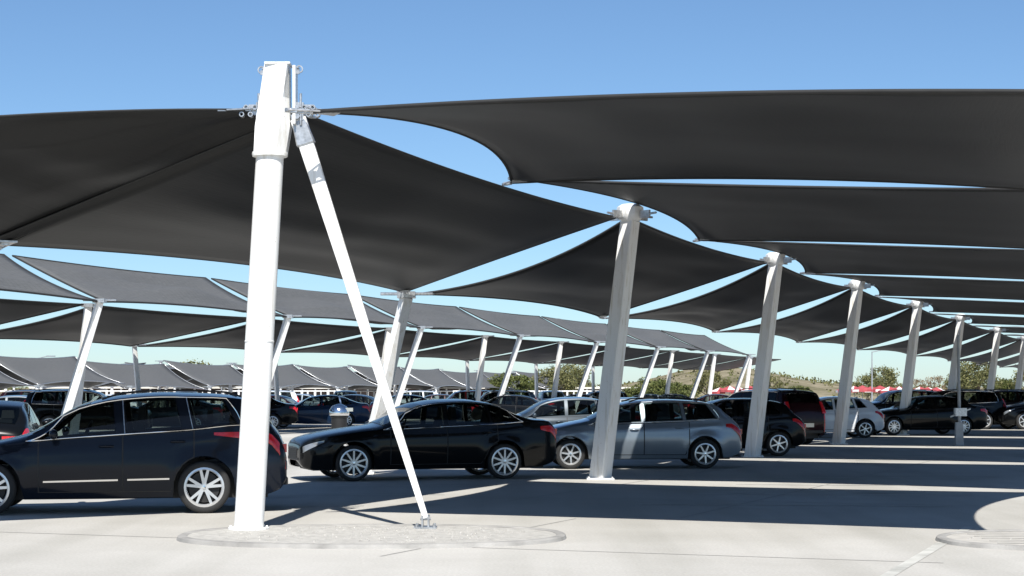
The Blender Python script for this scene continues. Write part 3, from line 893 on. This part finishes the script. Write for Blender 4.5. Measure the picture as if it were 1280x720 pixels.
# islands
def island(cx, cy, a, b, label, lines=False):
    root = empty('kerb_island', (cx, cy, 0)); tag(root, label, 'traffic island')
    n = 72; P = 2.3
    def E(k, ka, kb):
        t = 2*math.pi*k/n; c, s = math.cos(t), math.sin(t)
        return (math.copysign(abs(c)**(2/P), c)*ka, math.copysign(abs(s)**(2/P), s)*kb)
    m = MB(); prof = [(.0,.0),(.012,.036),(.03,.046),(.10,.046),(.115,.036)]
    vs = []
    for off, z in prof:
        for k in range(n):
            x, y = E(k, a-off, b-off); vs.append((x, y, z))
    fs = [(i*n+k, i*n+(k+1) % n, (i+1)*n+(k+1) % n, (i+1)*n+k) for i in range(len(prof)-1) for k in range(n)]
    m.add(vs, fs); m.build('kerb', M['kerb'], root, smooth=40)
    m = MB(); vs = [(0,0,.038)]
    R = 14
    for i in range(1, R+1):
        for k in range(n):
            x, y = E(k, (a-.115)*i/R, (b-.115)*i/R); vs.append((x, y, (.035+.004*noise.noise(Vector((x*3, y*3, cx))))))
    fs = [(0, 1+k, 1+(k+1) % n) for k in range(n)]+[(1+(i-1)*n+k, 1+i*n+k, 1+i*n+(k+1) % n, 1+(i-1)*n+(k+1) % n) for i in range(1, R) for k in range(n)]
    m.add(vs, fs); m.build('bed', M['gravel'] if not lines else M['paver'], root, smooth=60)
    st = MB()
    rnd = random.Random(int(a*100))
    for i in range(260 if not lines else 60):
        t = rnd.random()*6.283; r = math.sqrt(rnd.random())*.93; s = rnd.uniform(.006, .018)
        x, y = math.cos(t)*r*(a-.2), math.sin(t)*r*(b-.2)
        st.box((x, y, .038+s*.2), (s*1.4, s, s*.8), Matrix.Rotation(rnd.random()*3, 3, 'Z'), .6)
    o = st.build('loose_stone', M['gravel'], root); o['kind'] = 'stuff'
    if lines:
        jb = MB()
        for i in range(7): jb.box((-.2, -b*.72+i*b*.24, .041), (a*1.25, .014, .006))
        jb.build('paver_joint', M['joint'], root)
    return root
island(-1.53, 19.35, 2.13, 1.42, 'long oval gravel island with a low concrete kerb under the round column')
island(6.30, 18.75, 1.75, 1.25, 'pale paved island with a low kerb cut off by the right edge', True)

# --- second row of canopies behind (B lit tops, C dark undersides)
BU = [33.4+11.9*i for i in range(9)]
for k in range(len(BU)-1):
    u0, u1 = BU[k], BU[k+1]
    c00 = RV(-31.0, u0+.22, 4.35); c10 = RV(-34.4, u0+.22, 5.85); c11 = RV(-34.4, u1-.22, 5.85); c01 = RV(-31.0, u1-.22, 4.35)
    make_sail(c00, c10, c11, c01, (.022, .05, .022, .09), .10, '%s sunlit grey canopy from the left in the row behind the cars' % ORD[k].capitalize(), group='sunlit canopies of the second row', hardware=False, nS=16, nT=22, wr=3.5, cable=.03)
CU = [38.5+11.9*i for i in range(11)]
for k in range(len(CU)-1):
    u0, u1 = CU[k], CU[k+1]
    c00 = RV(-35.0, u0+.3, 4.55); c10 = RV(-41.0, u0+.3, 3.50); c11 = RV(-41.0, u1-.3, 3.50); c01 = RV(-35.0, u1-.3, 4.55)
    make_sail(c00, c10, c11, c01, (.05, .08, .02, .03), .05, '%s black canopy underside from the left in the second row, low edge away' % ORD[k], group='dark canopies of the second row', hardware=False, nS=14, nT=18, cable=.03)
def simple_pole(name, base, top, w, label, group, square=True):
    root = empty(name, base); tag(root, label, 'column', group)
    m = MB(); T = top-base
    sq_tube(m, Vector((0,0,0)), T, w, w*.85, Vector((1,0,0)), .5); m.build('shaft', M['white'], root, smooth=25)
    m = MB(); m.box((0,0,.02), (w*1.8, w*1.8, .04)); m.build('base_plate', M['white'], root)
    m = MB(); m.box(T+Vector((0,0,.04)), (w*1.5, w*1.5, .12)); m.tube([T+Vector((-.5,0,.06)), T+Vector((.5,0,.06))], .03, 6); m.build('bracket', M['galv'], root)
    return root
for k, u in enumerate(BU[1:]):
    simple_pole('canopy_post', RV(-32.6, u, 0), RV(-31.05, u, 4.33), .24, 'leaning white column, %s from the left under the sunlit second row canopies' % ORD[k], 'leaning columns of the second row')
for k, u in enumerate(CU[:-1]):
    simple_pole('canopy_post', RV(-35.6, u, 0), RV(-35.0, u, 4.5), .26, 'shaded upright column, %s from the left in the middle of the second row' % ORD[k], 'middle columns of the second row')
    if k < 8: simple_pole('canopy_post', RV(-41.3, u+1, 0), RV(-41.0, u, 3.5), .20, 'white back column, %s from the left on the far edge of the second row' % ORD[k], 'back columns of the second row')
# back pole of the near row (thick, beside the strut)
for k in range(1, 9):
    simple_pole('canopy_post', RV(-15.2, PU[k]+.4, 0) , RV(lowv-.05, PU[k], 3.42), .23, 'thick white column under the low outer corners, %s from the left in the nearest row' % ORD[k-1], 'outer columns of the nearest row') if k == 1 else None

# --- far field
g0 = -1.5
proto = {}
def far_row(v_near, v_far, z_near, z_far, us, lab, grp, poles):
    first = None
    for k, u in enumerate(us):
        c00 = RV(v_near, .1, z_near); c10 = RV(v_far, .1, z_far); c11 = RV(v_far, 11.8, z_far); c01 = RV(v_near, 11.8, z_near)
        if first is None:
            first = make_sail(c00, c10, c11, c01, (.03, .09, .03, .12), .25, lab % ORD[k], group=grp, hardware=False, nS=10, nT=12, wr=2.5, cable=.04, hem='galv')
            o = first; base0 = first.location.copy(); o.location = base0+RV(0, u)
        else:
            o = copy_tree(first); o.location = base0+RV(0, u)+Vector((0, 0, random.uniform(-.22, .22))); o.rotation_euler = (random.uniform(-.02,.02), random.uniform(-.02,.02), random.uniform(-.05,.05)); o['label'] = lab % ORD[k]
    fp = None
    for k, u in enumerate(us):
        for vv, zz in poles:
            if fp is None:
                fp = {}
            key = vv
            ll = 'far white column, %s from the left %s' % (ORD[k], grp.replace('canopies', '').strip()+(' near edge' if vv == poles[0][0] else ' far edge'))
            if key not in fp:
                fp[key] = simple_pole('canopy_post', Vector((0,0,0)), Vector((.35,.1,zz-g0)), .26, ll, 'columns of the '+grp); o = fp[key]
            else:
                o = copy_tree(fp[key]); o['label'] = ll
            o.location = RV(vv, u, g0)
US = [70+11.9*i for i in range(14)]
far_row(-78, -82.5, 2.0, 4.2, US, '%s sunlit canopy from the left in the front far row of the distant lot', 'canopies in the front far row', [(-78.2, 2.0), (-83, 4.2)])
far_row(-84, -90, 4.0, 2.0, US[:12], '%s dark back canopy from the left behind the front far row', 'canopies behind the front far row', [(-90, 2.0)])
far_row(-104, -110, 2.1, 4.7, US[:14], '%s sunlit canopy from the left in the middle far row of the distant lot', 'canopies in the middle far row', [(-104, 2.1)])
far_row(-135, -142, 2.2, 5.2, [95+11.9*i for i in range(14)], '%s sunlit canopy from the left in the hindmost row of the distant lot', 'canopies in the hindmost far row', [(-135, 2.2)])

# =================================================================== cars
def place(kind, paint, front_px, rear_px, label, **kw):
    """stand a nose-left car with the near wheels on the two ground points"""
    c = spec(kind); f = px(*front_px); r = px(*rear_px)
    d = (r-f); d.normalize(); n = Vector((-d.y, d.x, 0))       # n points away from camera
    mid = (f+r)/2; half = (c.fw+c.rw)/2-c.L/2
    cen = mid-d*half+n*(c.W-.0)
    o = make_car(kind, paint, cen, math.atan2(d.y, d.x), label, **kw)
    sc = (r-f).length/(c.rw-c.fw)
    return o, sc
o, s = place('wagon', M['p_navy'], (-11, 645), (252, 642), 'midnight blue estate car in front, half behind the round white column', rim_r=.255, strip=True); print('wagon', s)
o, s2 = place('sedan', M['p_black'], (443, 602), (631, 599), 'black saloon with chrome window line behind the slender strut', rim_r=.25); print('sedan', s2)
o, s3 = place('mpv', M['p_silver'], (708, 586.5), (887, 586), 'silver blue family car behind the second column, roof rails on top'); print('mpv', s3)
def cam_car(kind, paint, x, d, rz, label, **kw):
    """centre at photo column x and distance d"""
    return make_car(kind, paint, Vector(((x-640)/2200*d, d, 0)), math.radians(rz), label, **kw)
suv = cam_car('suv', M['p_maroon'], 948, 55, -60, 'dark maroon off-roader with its tailgate and red lamps towards the camera')
ht = cam_car('hatch', M['p_white'], 1028, 62, 3, 'white hatchback seen from behind the fourth column', trim=False)
bl = cam_car('hatch', M['p_black'], 900, 44.5, 4, 'black hatchback hidden behind the silver family car', trim=False)
slate = cam_car('sedan', M['p_slate'], 692, 47, 6, 'slate blue saloon whose bonnet shows between black saloon and second column', trim=False)
grp = 'cars parked along the row'
def dup(src, old, new, x, d, rz, label, group=None, z=0.):
    c = copy_tree(src); c.location = Vector(((x-640)/2200*d, d, z)); c.rotation_euler = (0,0,math.radians(rz)); c['label'] = label
    if group: c['group'] = group
    if new is not old: recolour(c, old, new)
    return c
B_, S_, H_ = M['p_black'], M['p_maroon'], M['p_white']
dup(bl, B_, B_, -8, 33.5, -80, 'black hatchback seen from behind at the far left edge, red lamp showing')
dup(slate, M['p_slate'], M['p_blue'], 395, 80, 8, 'dark blue saloon standing far back between round column and strut')
dup(ht, H_, M['p_slate'], 762, 50.5, 4, 'slate hatchback with red rear lamp hidden behind the second column')
dup(bl, B_, B_, 975, 66, 8, 'black hatchback behind the maroon off-roader')
dup(slate, M['p_slate'], B_, 1150, 66, 14, 'black saloon between the fourth and fifth columns')
dup(suv, S_, B_, 1185, 76, 10, 'black off-roader behind the black saloon by the fifth column')
dup(suv, S_, S_, 1238, 80, 2, 'dark maroon off-roader near the seventh column')
dup(slate, M['p_slate'], H_, 1162, 80, 8, 'white saloon whose tail shows right of the slim grey post')
dup(suv, S_, B_, 1282, 92, 12, 'black off-roader cut by the right edge')
dup(suv, S_, B_, 1120, 84, 6, 'black off-roader far behind the white hatchback')
dup(suv, S_, B_, 1310, 76, 8, 'nearest black off-roader at the right edge')
# second-lot cars (under B/C canopies)
mids = [(110, 66, 'b'), (205, 72, 's'), (300, 76, 'b'), (350, 90, 'k'), (455, 96, 'b'), (520, 92, 'u'), (560, 108, 'k'), (618, 96, 's'), (655, 84, 'b'), (735, 104, 'k'), (800, 112, 's'), (850, 118, 'b'), (905, 110, 'k'), (1010, 120, 'u'), (60, 84, 'k'), (5, 70, 's')]
nm = {'b': ('black', B_), 's': ('slate', M['p_slate']), 'k': ('dark maroon', S_), 'u': ('blue', M['p_blue'])}
for i, (x, d, t) in enumerate(mids):
    src, old = (slate, M['p_slate']) if i % 7 else (suv, S_)
    dup(src, old, nm[t][1], x, d, random.choice((5, 185, 12, 170)), '%s parked car, %s from the left under the second row' % (nm[t][0], ORD[sorted(m[0] for m in mids).index(x)]), 'cars under the second row of canopies')
EXTRA = [(578, 101, 'suv', M['p_red'], 'bright red'), (150, 118, 'h', H_, 'white'), (232, 124, 'suv', M['p_silver'], 'silver'), (330, 118, 'suv', H_, 'white'), (385, 126, 's', M['p_silver'], 'silver'), (432, 112, 'suv', M['p_slate'], 'slate'),
         (510, 126, 'suv', H_, 'white'), (625, 122, 'suv', M['p_silver'], 'silver'), (690, 118, 'suv', H_, 'white'), (745, 128, 'suv', B_, 'black'), (70, 124, 'suv', M['p_silver'], 'silver')]
for i, (x, d, t, pm_, nme) in enumerate(EXTRA):
    src, old = {'suv': (suv, S_), 'h': (ht, H_), 's': (slate, M['p_slate'])}[t]
    dup(src, old, pm_, x, d, (8, 172, 95)[i % 3], '%s car in the line beyond the second row, %s from the left' % (nme, ORD[sorted(e[0] for e in EXTRA).index(x)]), 'cars beyond the second row', z=gz(d))
# distant lot cars
k = 0
van = None
cols = [('white', H_), ('silver', M['p_silver']), ('black', B_), ('white', H_), ('red', M['p_red']), ('silver', M['p_silver'])]
srcs = [(suv, S_), (ht, H_), (slate, M['p_slate'])]
rnd = random.Random(3)
for row, (d, x0, x1, step) in enumerate(((150, 170, 1040, 42), (176, 150, 1190, 46))):
    x = x0; j = 0
    while x < x1:
        cn, cm = cols[rnd.randrange(len(cols))]
        if 535 < x < 615: cn, cm = ('red', M['p_red'])
        src, old = srcs[rnd.randrange(3)]
        zz = gz(d)
        dup(src, old, cm, x+rnd.uniform(-8, 8), d+rnd.uniform(-3, 3), rnd.choice((70, 100, 5, 175, 260)), 'distant %s car, %s from the left in the %s line of the far lot' % (cn, ORD[j], ('front', 'back')[row]), 'cars in the far lot', z=zz)
        x += step; j += 1

# =================================================================== small things
def post():
    p = px(1200, 557); r = empty('sign_post', p); tag(r, 'slim grey post with a box at its foot, standing in the aisle shade', 'post')
    MB().tube([(0,0,0), (-.06,0,3.3)], [.05,.04], 12).build('pole', M['post'], r, smooth=50)
    MB().box((-.03,0,.35), (.24,.22,.7), None, .8).build('foot_box', M['post'], r)
    m = MB(); m.box((0,-.05,1.0), (.34,.2,.24)); m.tube([(-.3,-.05,.86),(.3,-.05,1.1)], .03, 6); m.build('meter_box', M['galv'], r)
post()
def litter_bin():
    p = px(424, 534); p = Vector(((424-640)/2200*60, 60, 0)); r = empty('litter_bin', p); tag(r, 'dark litter bin with a shiny white domed lid beyond the black saloon bonnet', 'litter bin')
    MB().lathe([(.02,0),(.24,0),(.27,.1),(.27,.72),(.30,.74),(.30,.8),(.02,.8)], 20).build('body', M['dark'], r, smooth=40)
    MB().lathe([(.33,.0),(.35,.07),(.33,.19),(.25,.31),(.12,.38),(.01,.40)], 20, (0,0,.80)).build('lid', M['chrome'], r, smooth=50)
    m = MB(); m.box((.36,-.15,1.0), (.25,.06,.12)); m.build('flap', M['chrome'], r)
litter_bin()
def lamp(x, d, h, label, z=0):
    r = empty('street_lamp', Vector(((x-640)/2200*d, d, z))); tag(r, label, 'street lamp', 'lamp masts')
    MB().tube([(0,0,0),(0,0,h)], [.10,.05], 10).build('mast', M['post'], r, smooth=50)
    m = MB(); m.tube([(0,0,h-.05),(.9,0,h+.15)], .04, 6); m.build('arm', M['post'], r)
    m = MB(); m.box((1.2,0,h+.15), (.7,.25,.10)); m.build('lamp_head', M['galv'], r)
lamp(1090, 170, 7.0, 'thin lamp mast standing right of the fourth column', -1.5)
lamp(46, 150, 6.0, 'thin lamp mast at the far left above the distant canopies', -1.5)
lamp(277, 190, 6.0, 'thin lamp mast left of the round column above the distant canopies', -1.5)

def hall(x0, x1, d, label, h=3.5):
    X0, X1 = (x0-640)/2200*d, (x1-640)/2200*d
    r = empty('market_hall', ((X0+X1)/2, d, g0)); tag(r, label, 'building'); W = X1-X0
    MB().box((0, 3, h/2), (W, 5.8, h)).build('wall', M['brown'], r)
    m = MB(); m.box((0, 2.6, h+.12), (W+.8, 7.6, .24)); m.build('roof', M['cream'], r)
    n = int(W/1.6)
    for i in range(min(n+1, 60)):
        MB().box((-W/2+i*W/n, -.9, h/2), (.20, .20, h)).build('post', M['white'], r)
    for i in range(0, n, 2):
        MB().box((-W/2+(i+.5)*W/n, .07, 1.1), (.9, .05, 2.1)).build('doorway', M['dark'] if i % 4 else M['cream'], r)
    return r
hall(44, 300, 205, 'long low brown building with white posts under the distant canopies at left')
hall(330, 640, 222, 'long low brown building with white posts behind the strut')
hall(650, 800, 232, 'low brown building with white posts left of the green tree')
def kiosk():
    d = 168; X = (20-640)/2200*d
    r = empty('kiosk', (X, d, g0)); tag(r, 'small white kiosk with a yellow panel at the far left', 'kiosk')
    MB().box((0, 1.5, 1.25), (5.2, 3, 2.5)).build('wall', M['cream'], r)
    MB().box((-1.1, -.03, 1.2), (.8, .06, 2.3)).build('door', M['yellow'], r)
    MB().box((0, 1.5, 2.58), (5.6, 3.4, .14)).build('roof', M['white'], r)
    for i in range(3): MB().box((.4+i*.8, -.02, 1.3), (.05, .05, 2.2)).build('post', M['post'], r)
kiosk()
# red market awnings
def awning(x, d, label, z=-1.5, w=2.1):
    r = empty('market_awning', Vector(((x-640)/2200*d, d, z))); tag(r, label, 'awning', 'red awnings far behind the cars')
    m = MB(); n = 8
    apex = Vector((0,0,3.55)); 
    pts = [Vector((math.cos(i*math.pi/4+.39)*w/2, math.sin(i*math.pi/4+.39)*w/2, 3.15)) for i in range(8)]
    m.add([apex]+pts+[p-Vector((0,0,.22)) for p in pts], [(0, 1+i, 1+(i+1) % 8) for i in range(8)]+[(1+i, 9+i, 9+(i+1) % 8, 1+(i+1) % 8) for i in range(8)])
    o = m.build('canopy', [M['awning'], M['awning_w']], r)
    for i, p in enumerate(o.data.polygons): p.material_index = 1 if i % 5 == 4 else 0
    MB().tube([(0,0,0),(0,0,3.5)], .03, 6).build('pole', M['post'], r)
    return r
aw = awning(900, 170, 'first red awning from the left, left of the third column')
xsA = [912, 925, 938, 1058, 1068, 1078, 1089, 1100, 1112, 1124, 1150, 1160, 1171]
for i, x in enumerate(xsA):
    c = copy_tree(aw); d = 168+rnd.uniform(-10, 14); c.location = Vector(((x-640)/2200*d, d, -1.5+rnd.uniform(0, .25))); c.rotation_euler.z = rnd.random()*3
    c['label'] = '%s red awning from the left in the distant cluster' % ORD[i+1]

# =================================================================== trees
def make_tree(seed, h, w, lm, nl, label, sparse=.3):
    rn = random.Random(seed)
    r = empty('tree', (0,0,0)); tag(r, label, 'tree', 'background trees')
    m = MB(); m.tube([(0,0,-.3),(.05*h*.1,0,h*.25),(0.02,.05,h*.6)], [h*.035,h*.025,h*.01], 8)
    tips = []
    for i in range(9):
        a = rn.random()*6.28; z0 = h*rn.uniform(.2,.5); rad = w/2*rn.uniform(.5,.9); z1 = h*rn.uniform(.5,.92)
        p1 = Vector((math.cos(a)*rad, math.sin(a)*rad, z1)); mid = Vector((math.cos(a)*rad*.4, math.sin(a)*rad*.4, z0+(z1-z0)*.45))
        m.tube([(0,0,z0), mid, p1], [h*.014,h*.009,h*.004], 5); tips += [p1, mid]
    m.build('trunk', M['bark'], r, smooth=60)
    cl = []
    for i in range(26):
        a = rn.random()*6.28; t = rn.random(); rad = w/2*math.sqrt(rn.random())*.95; zz = h*(.42+.5*t)
        rad *= math.sqrt(max(.1, 1-((t-.35)/.72)**2))
        cl.append((Vector((math.cos(a)*rad, math.sin(a)*rad, zz)), rn.uniform(.08,.18)*w))
    cb = MB()
    for i in range(nl):
        c, s = cl[rn.randrange(len(cl))]
        d = Vector((rn.gauss(0,1), rn.gauss(0,1), rn.gauss(0,.75))); d.normalize(); p = c+d*s*(rn.random()**.4)
        sz = rn.uniform(.018,.04)*w*.9
        x = Vector((rn.gauss(0,1), rn.gauss(0,1), rn.gauss(0,1))).normalized(); y = x.cross(Vector((rn.gauss(0,1), rn.gauss(0,1), rn.gauss(0,1)))).normalized()
        cb.add([p-x*sz, p+y*sz*.5, p+x*sz, p-y*sz*.5], [(0,1,2,3)])
    cb.build('crown', lm, r)
    return r
t1 = make_tree(1, 5.2, 5.0, M['leaf_a'], 5200, 'bushy green tree between the second and third columns')
t1.location = Vector(((818-640)/2200*165, 165, -1.5)); t1.scale = (1, 1, .86)
t2 = make_tree(2, 6.0, 5.5, M['leaf_b'], 3600, 'rounded dusty green tree, far left above the distant canopies')
t2.location = Vector(((85-640)/2200*215, 215, -1.5)); t2.scale = (1.0,1.0,1.15)
t3 = make_tree(3, 6.5, 3.6, M['leaf_c'], 1800, 'sparse brown tree right of the fifth column')
t3.location = Vector(((1168-640)/2200*210, 210, -1.5)); t3.scale = (.9,.9,.8)
TL = [(t2, 62, 225, .95, 'dusty tree beside the far left lamp mast'), (t1, 105, 230, 1.2, 'green tree behind the distant canopies at left'),
      (t2, 245, 235, 1.25, 'pale green tree just left of the round column'), (t3, 222, 240, .9, 'thin brown tree left of the pale green tree'),
      (t1, 640, 215, 1.25, 'dark green tree above the middle of the distant canopies'), (t2, 690, 230, 1.1, 'dusty tree behind the distant canopies, left of the second column'),
      (t2, 715, 238, 1.2, 'second dusty tree left of the second column'), (t1, 795, 190, .85, 'small green tree touching the second column'),
      (t1, 842, 180, .95, 'green tree right of the bushy one'), (t2, 885, 260, 1.1, 'dusty tree at the foot of the hill'), (t2, 1085, 300, 1.05, 'round olive tree right of the fourth column'),
      (t2, 1105, 310, 1.3, 'large olive tree between the fourth and fifth columns'), (t3, 1150, 230, .9, 'sparse brown tree left of the sixth column'), (t2, 1222, 280, 1.45, 'broad olive tree behind the sixth column'),
      (t1, 1250, 290, 1.25, 'green tree behind the seventh column'), (t2, 1290, 280, 1.4, 'olive tree at the right edge'), (t1, 860, 300, 1.0, 'distant green tree left of the hill'),
      (t2, 960, 330, 1.1, 'dusty tree right of the third column'), (t1, 1000, 340, 1.0, 'green tree in front of the hill slope'), (t2, 1200, 330, 1.2, 'distant olive tree behind the slim post')]
for i, (src, x, d, s, lab) in enumerate(TL):
    c = copy_tree(src); c.location = Vector(((x-640)/2200*d, d, -1.5)); c.rotation_euler.z = i*1.3; c.scale = (s, s, s*(.85 if src is not t2 else 1)); c['label'] = lab

rn = random.Random(11)
sb = MB()
for i in range(2600):
    rI = rn.randrange(1, len(RIDGE)-1); row = RIDGE[rI]; p = row[rn.randrange(len(row))]
    p = p+Vector((rn.uniform(-3, 3), rn.uniform(-5, 5), 0)); sc_ = rn.uniform(.4, 1.3)
    for j in range(7):
        q = p+Vector((rn.gauss(0, .9), rn.gauss(0, .9), abs(rn.gauss(0, .45))+.2))*1.0*Vector((1,1,1)).length/1.73 if False else p+Vector((rn.gauss(0, .9)*sc_, rn.gauss(0, .9)*sc_, (abs(rn.gauss(0, .5))+.15)*sc_))
        x = Vector((rn.gauss(0,1), rn.gauss(0,1), rn.gauss(0,1))).normalized()*sc_*.55; y = x.cross(Vector((rn.gauss(0,1), rn.gauss(0,1), rn.gauss(0,1)))).normalized()*sc_*.4
        sb.add([q-x, q+y, q+x, q-y], [(0,1,2,3)])
tag(sb.build('scrub_vegetation', M['leaf_b']), 'dry olive scrub scattered over the low hill behind the car park', 'scrub', kind='stuff')

# white railing and pale cars in the gap below the distant canopies
def railing(x0, x1, d, label):
    X0, X1 = (x0-640)/2200*d, (x1-640)/2200*d; W = X1-X0
    r = empty('railing', ((X0+X1)/2, d, gz(d))); tag(r, label, 'railing')
    h = 3.2
    m = MB(); m.tube([(-W/2,0,h),(W/2,0,h)], .07, 6); m.tube([(-W/2,0,h*.55),(W/2,0,h*.55)], .05, 6); m.build('rail', M['white'], r)
    n = min(96, int(W/.75))
    for i in range(n+1): MB().tube([(-W/2+i*W/n,0,0),(-W/2+i*W/n,0,h)], .06 if i % 3 else .11, 6).build('post', M['white'], r)
railing(-20, 330, 196, 'tall white railing under the distant canopies at far left')
railing(335, 600, 200, 'tall white railing seen through the gap between round column and black saloon')
railing(610, 800, 206, 'tall white railing seen above the black saloon and left of the second column')

# =================================================================== light
SUNDIR = (RV(1.5, -3.9)-RV(0, 0)); SUNDIR.z = 4.85
SUNDIR.normalize()
w = bpy.data.worlds.new('World'); SC.world = w; w.use_nodes = True
nt = w.node_tree; bg = nt.nodes['Background']
sky = nt.nodes.new('ShaderNodeTexSky'); sky.sky_type = 'NISHITA'; sky.sun_disc = False
el = math.asin(SUNDIR.z); az = math.atan2(SUNDIR.x, SUNDIR.y)
sky.sun_elevation = el; sky.sun_rotation = az
sky.air_density = 1.0; sky.dust_density = 1.0; sky.ozone_density = 5.5; sky.altitude = 1500
tint = nt.nodes.new('ShaderNodeMixRGB'); tint.blend_type = 'MULTIPLY'; tint.inputs[0].default_value = 1; tint.inputs[2].default_value = (.905, .975, .985, 1)
nt.links.new(sky.outputs[0], tint.inputs[1]); nt.links.new(tint.outputs[0], bg.inputs[0]); bg.inputs[1].default_value = .085
sl = bpy.data.lights.new('sun', 'SUN'); sl.energy = 5.0; sl.angle = math.radians(.5); sl.color = (1, .965, .91)
so = bpy.data.objects.new('sun', sl); COL.objects.link(so)
so.rotation_euler = SUNDIR.to_track_quat('Z', 'Y').to_euler(); so.location = (0, -20, 40)

cam = bpy.data.cameras.new('camera'); co = bpy.data.objects.new('camera', cam); COL.objects.link(co)
co.location = (0, 0, 1.6); co.rotation_euler = (math.pi/2, 0, 0)
cam.sensor_width = 36; cam.lens = 2200/1280*36; cam.shift_y = 130/1280; cam.clip_end = 6000; cam.clip_start = .1
SC.camera = co
SC.view_settings.view_transform = 'Standard'; SC.view_settings.look = 'None'; SC.view_settings.exposure = .6; SC.view_settings.gamma = 1
SC.render.resolution_x = 1024; SC.render.resolution_y = 576
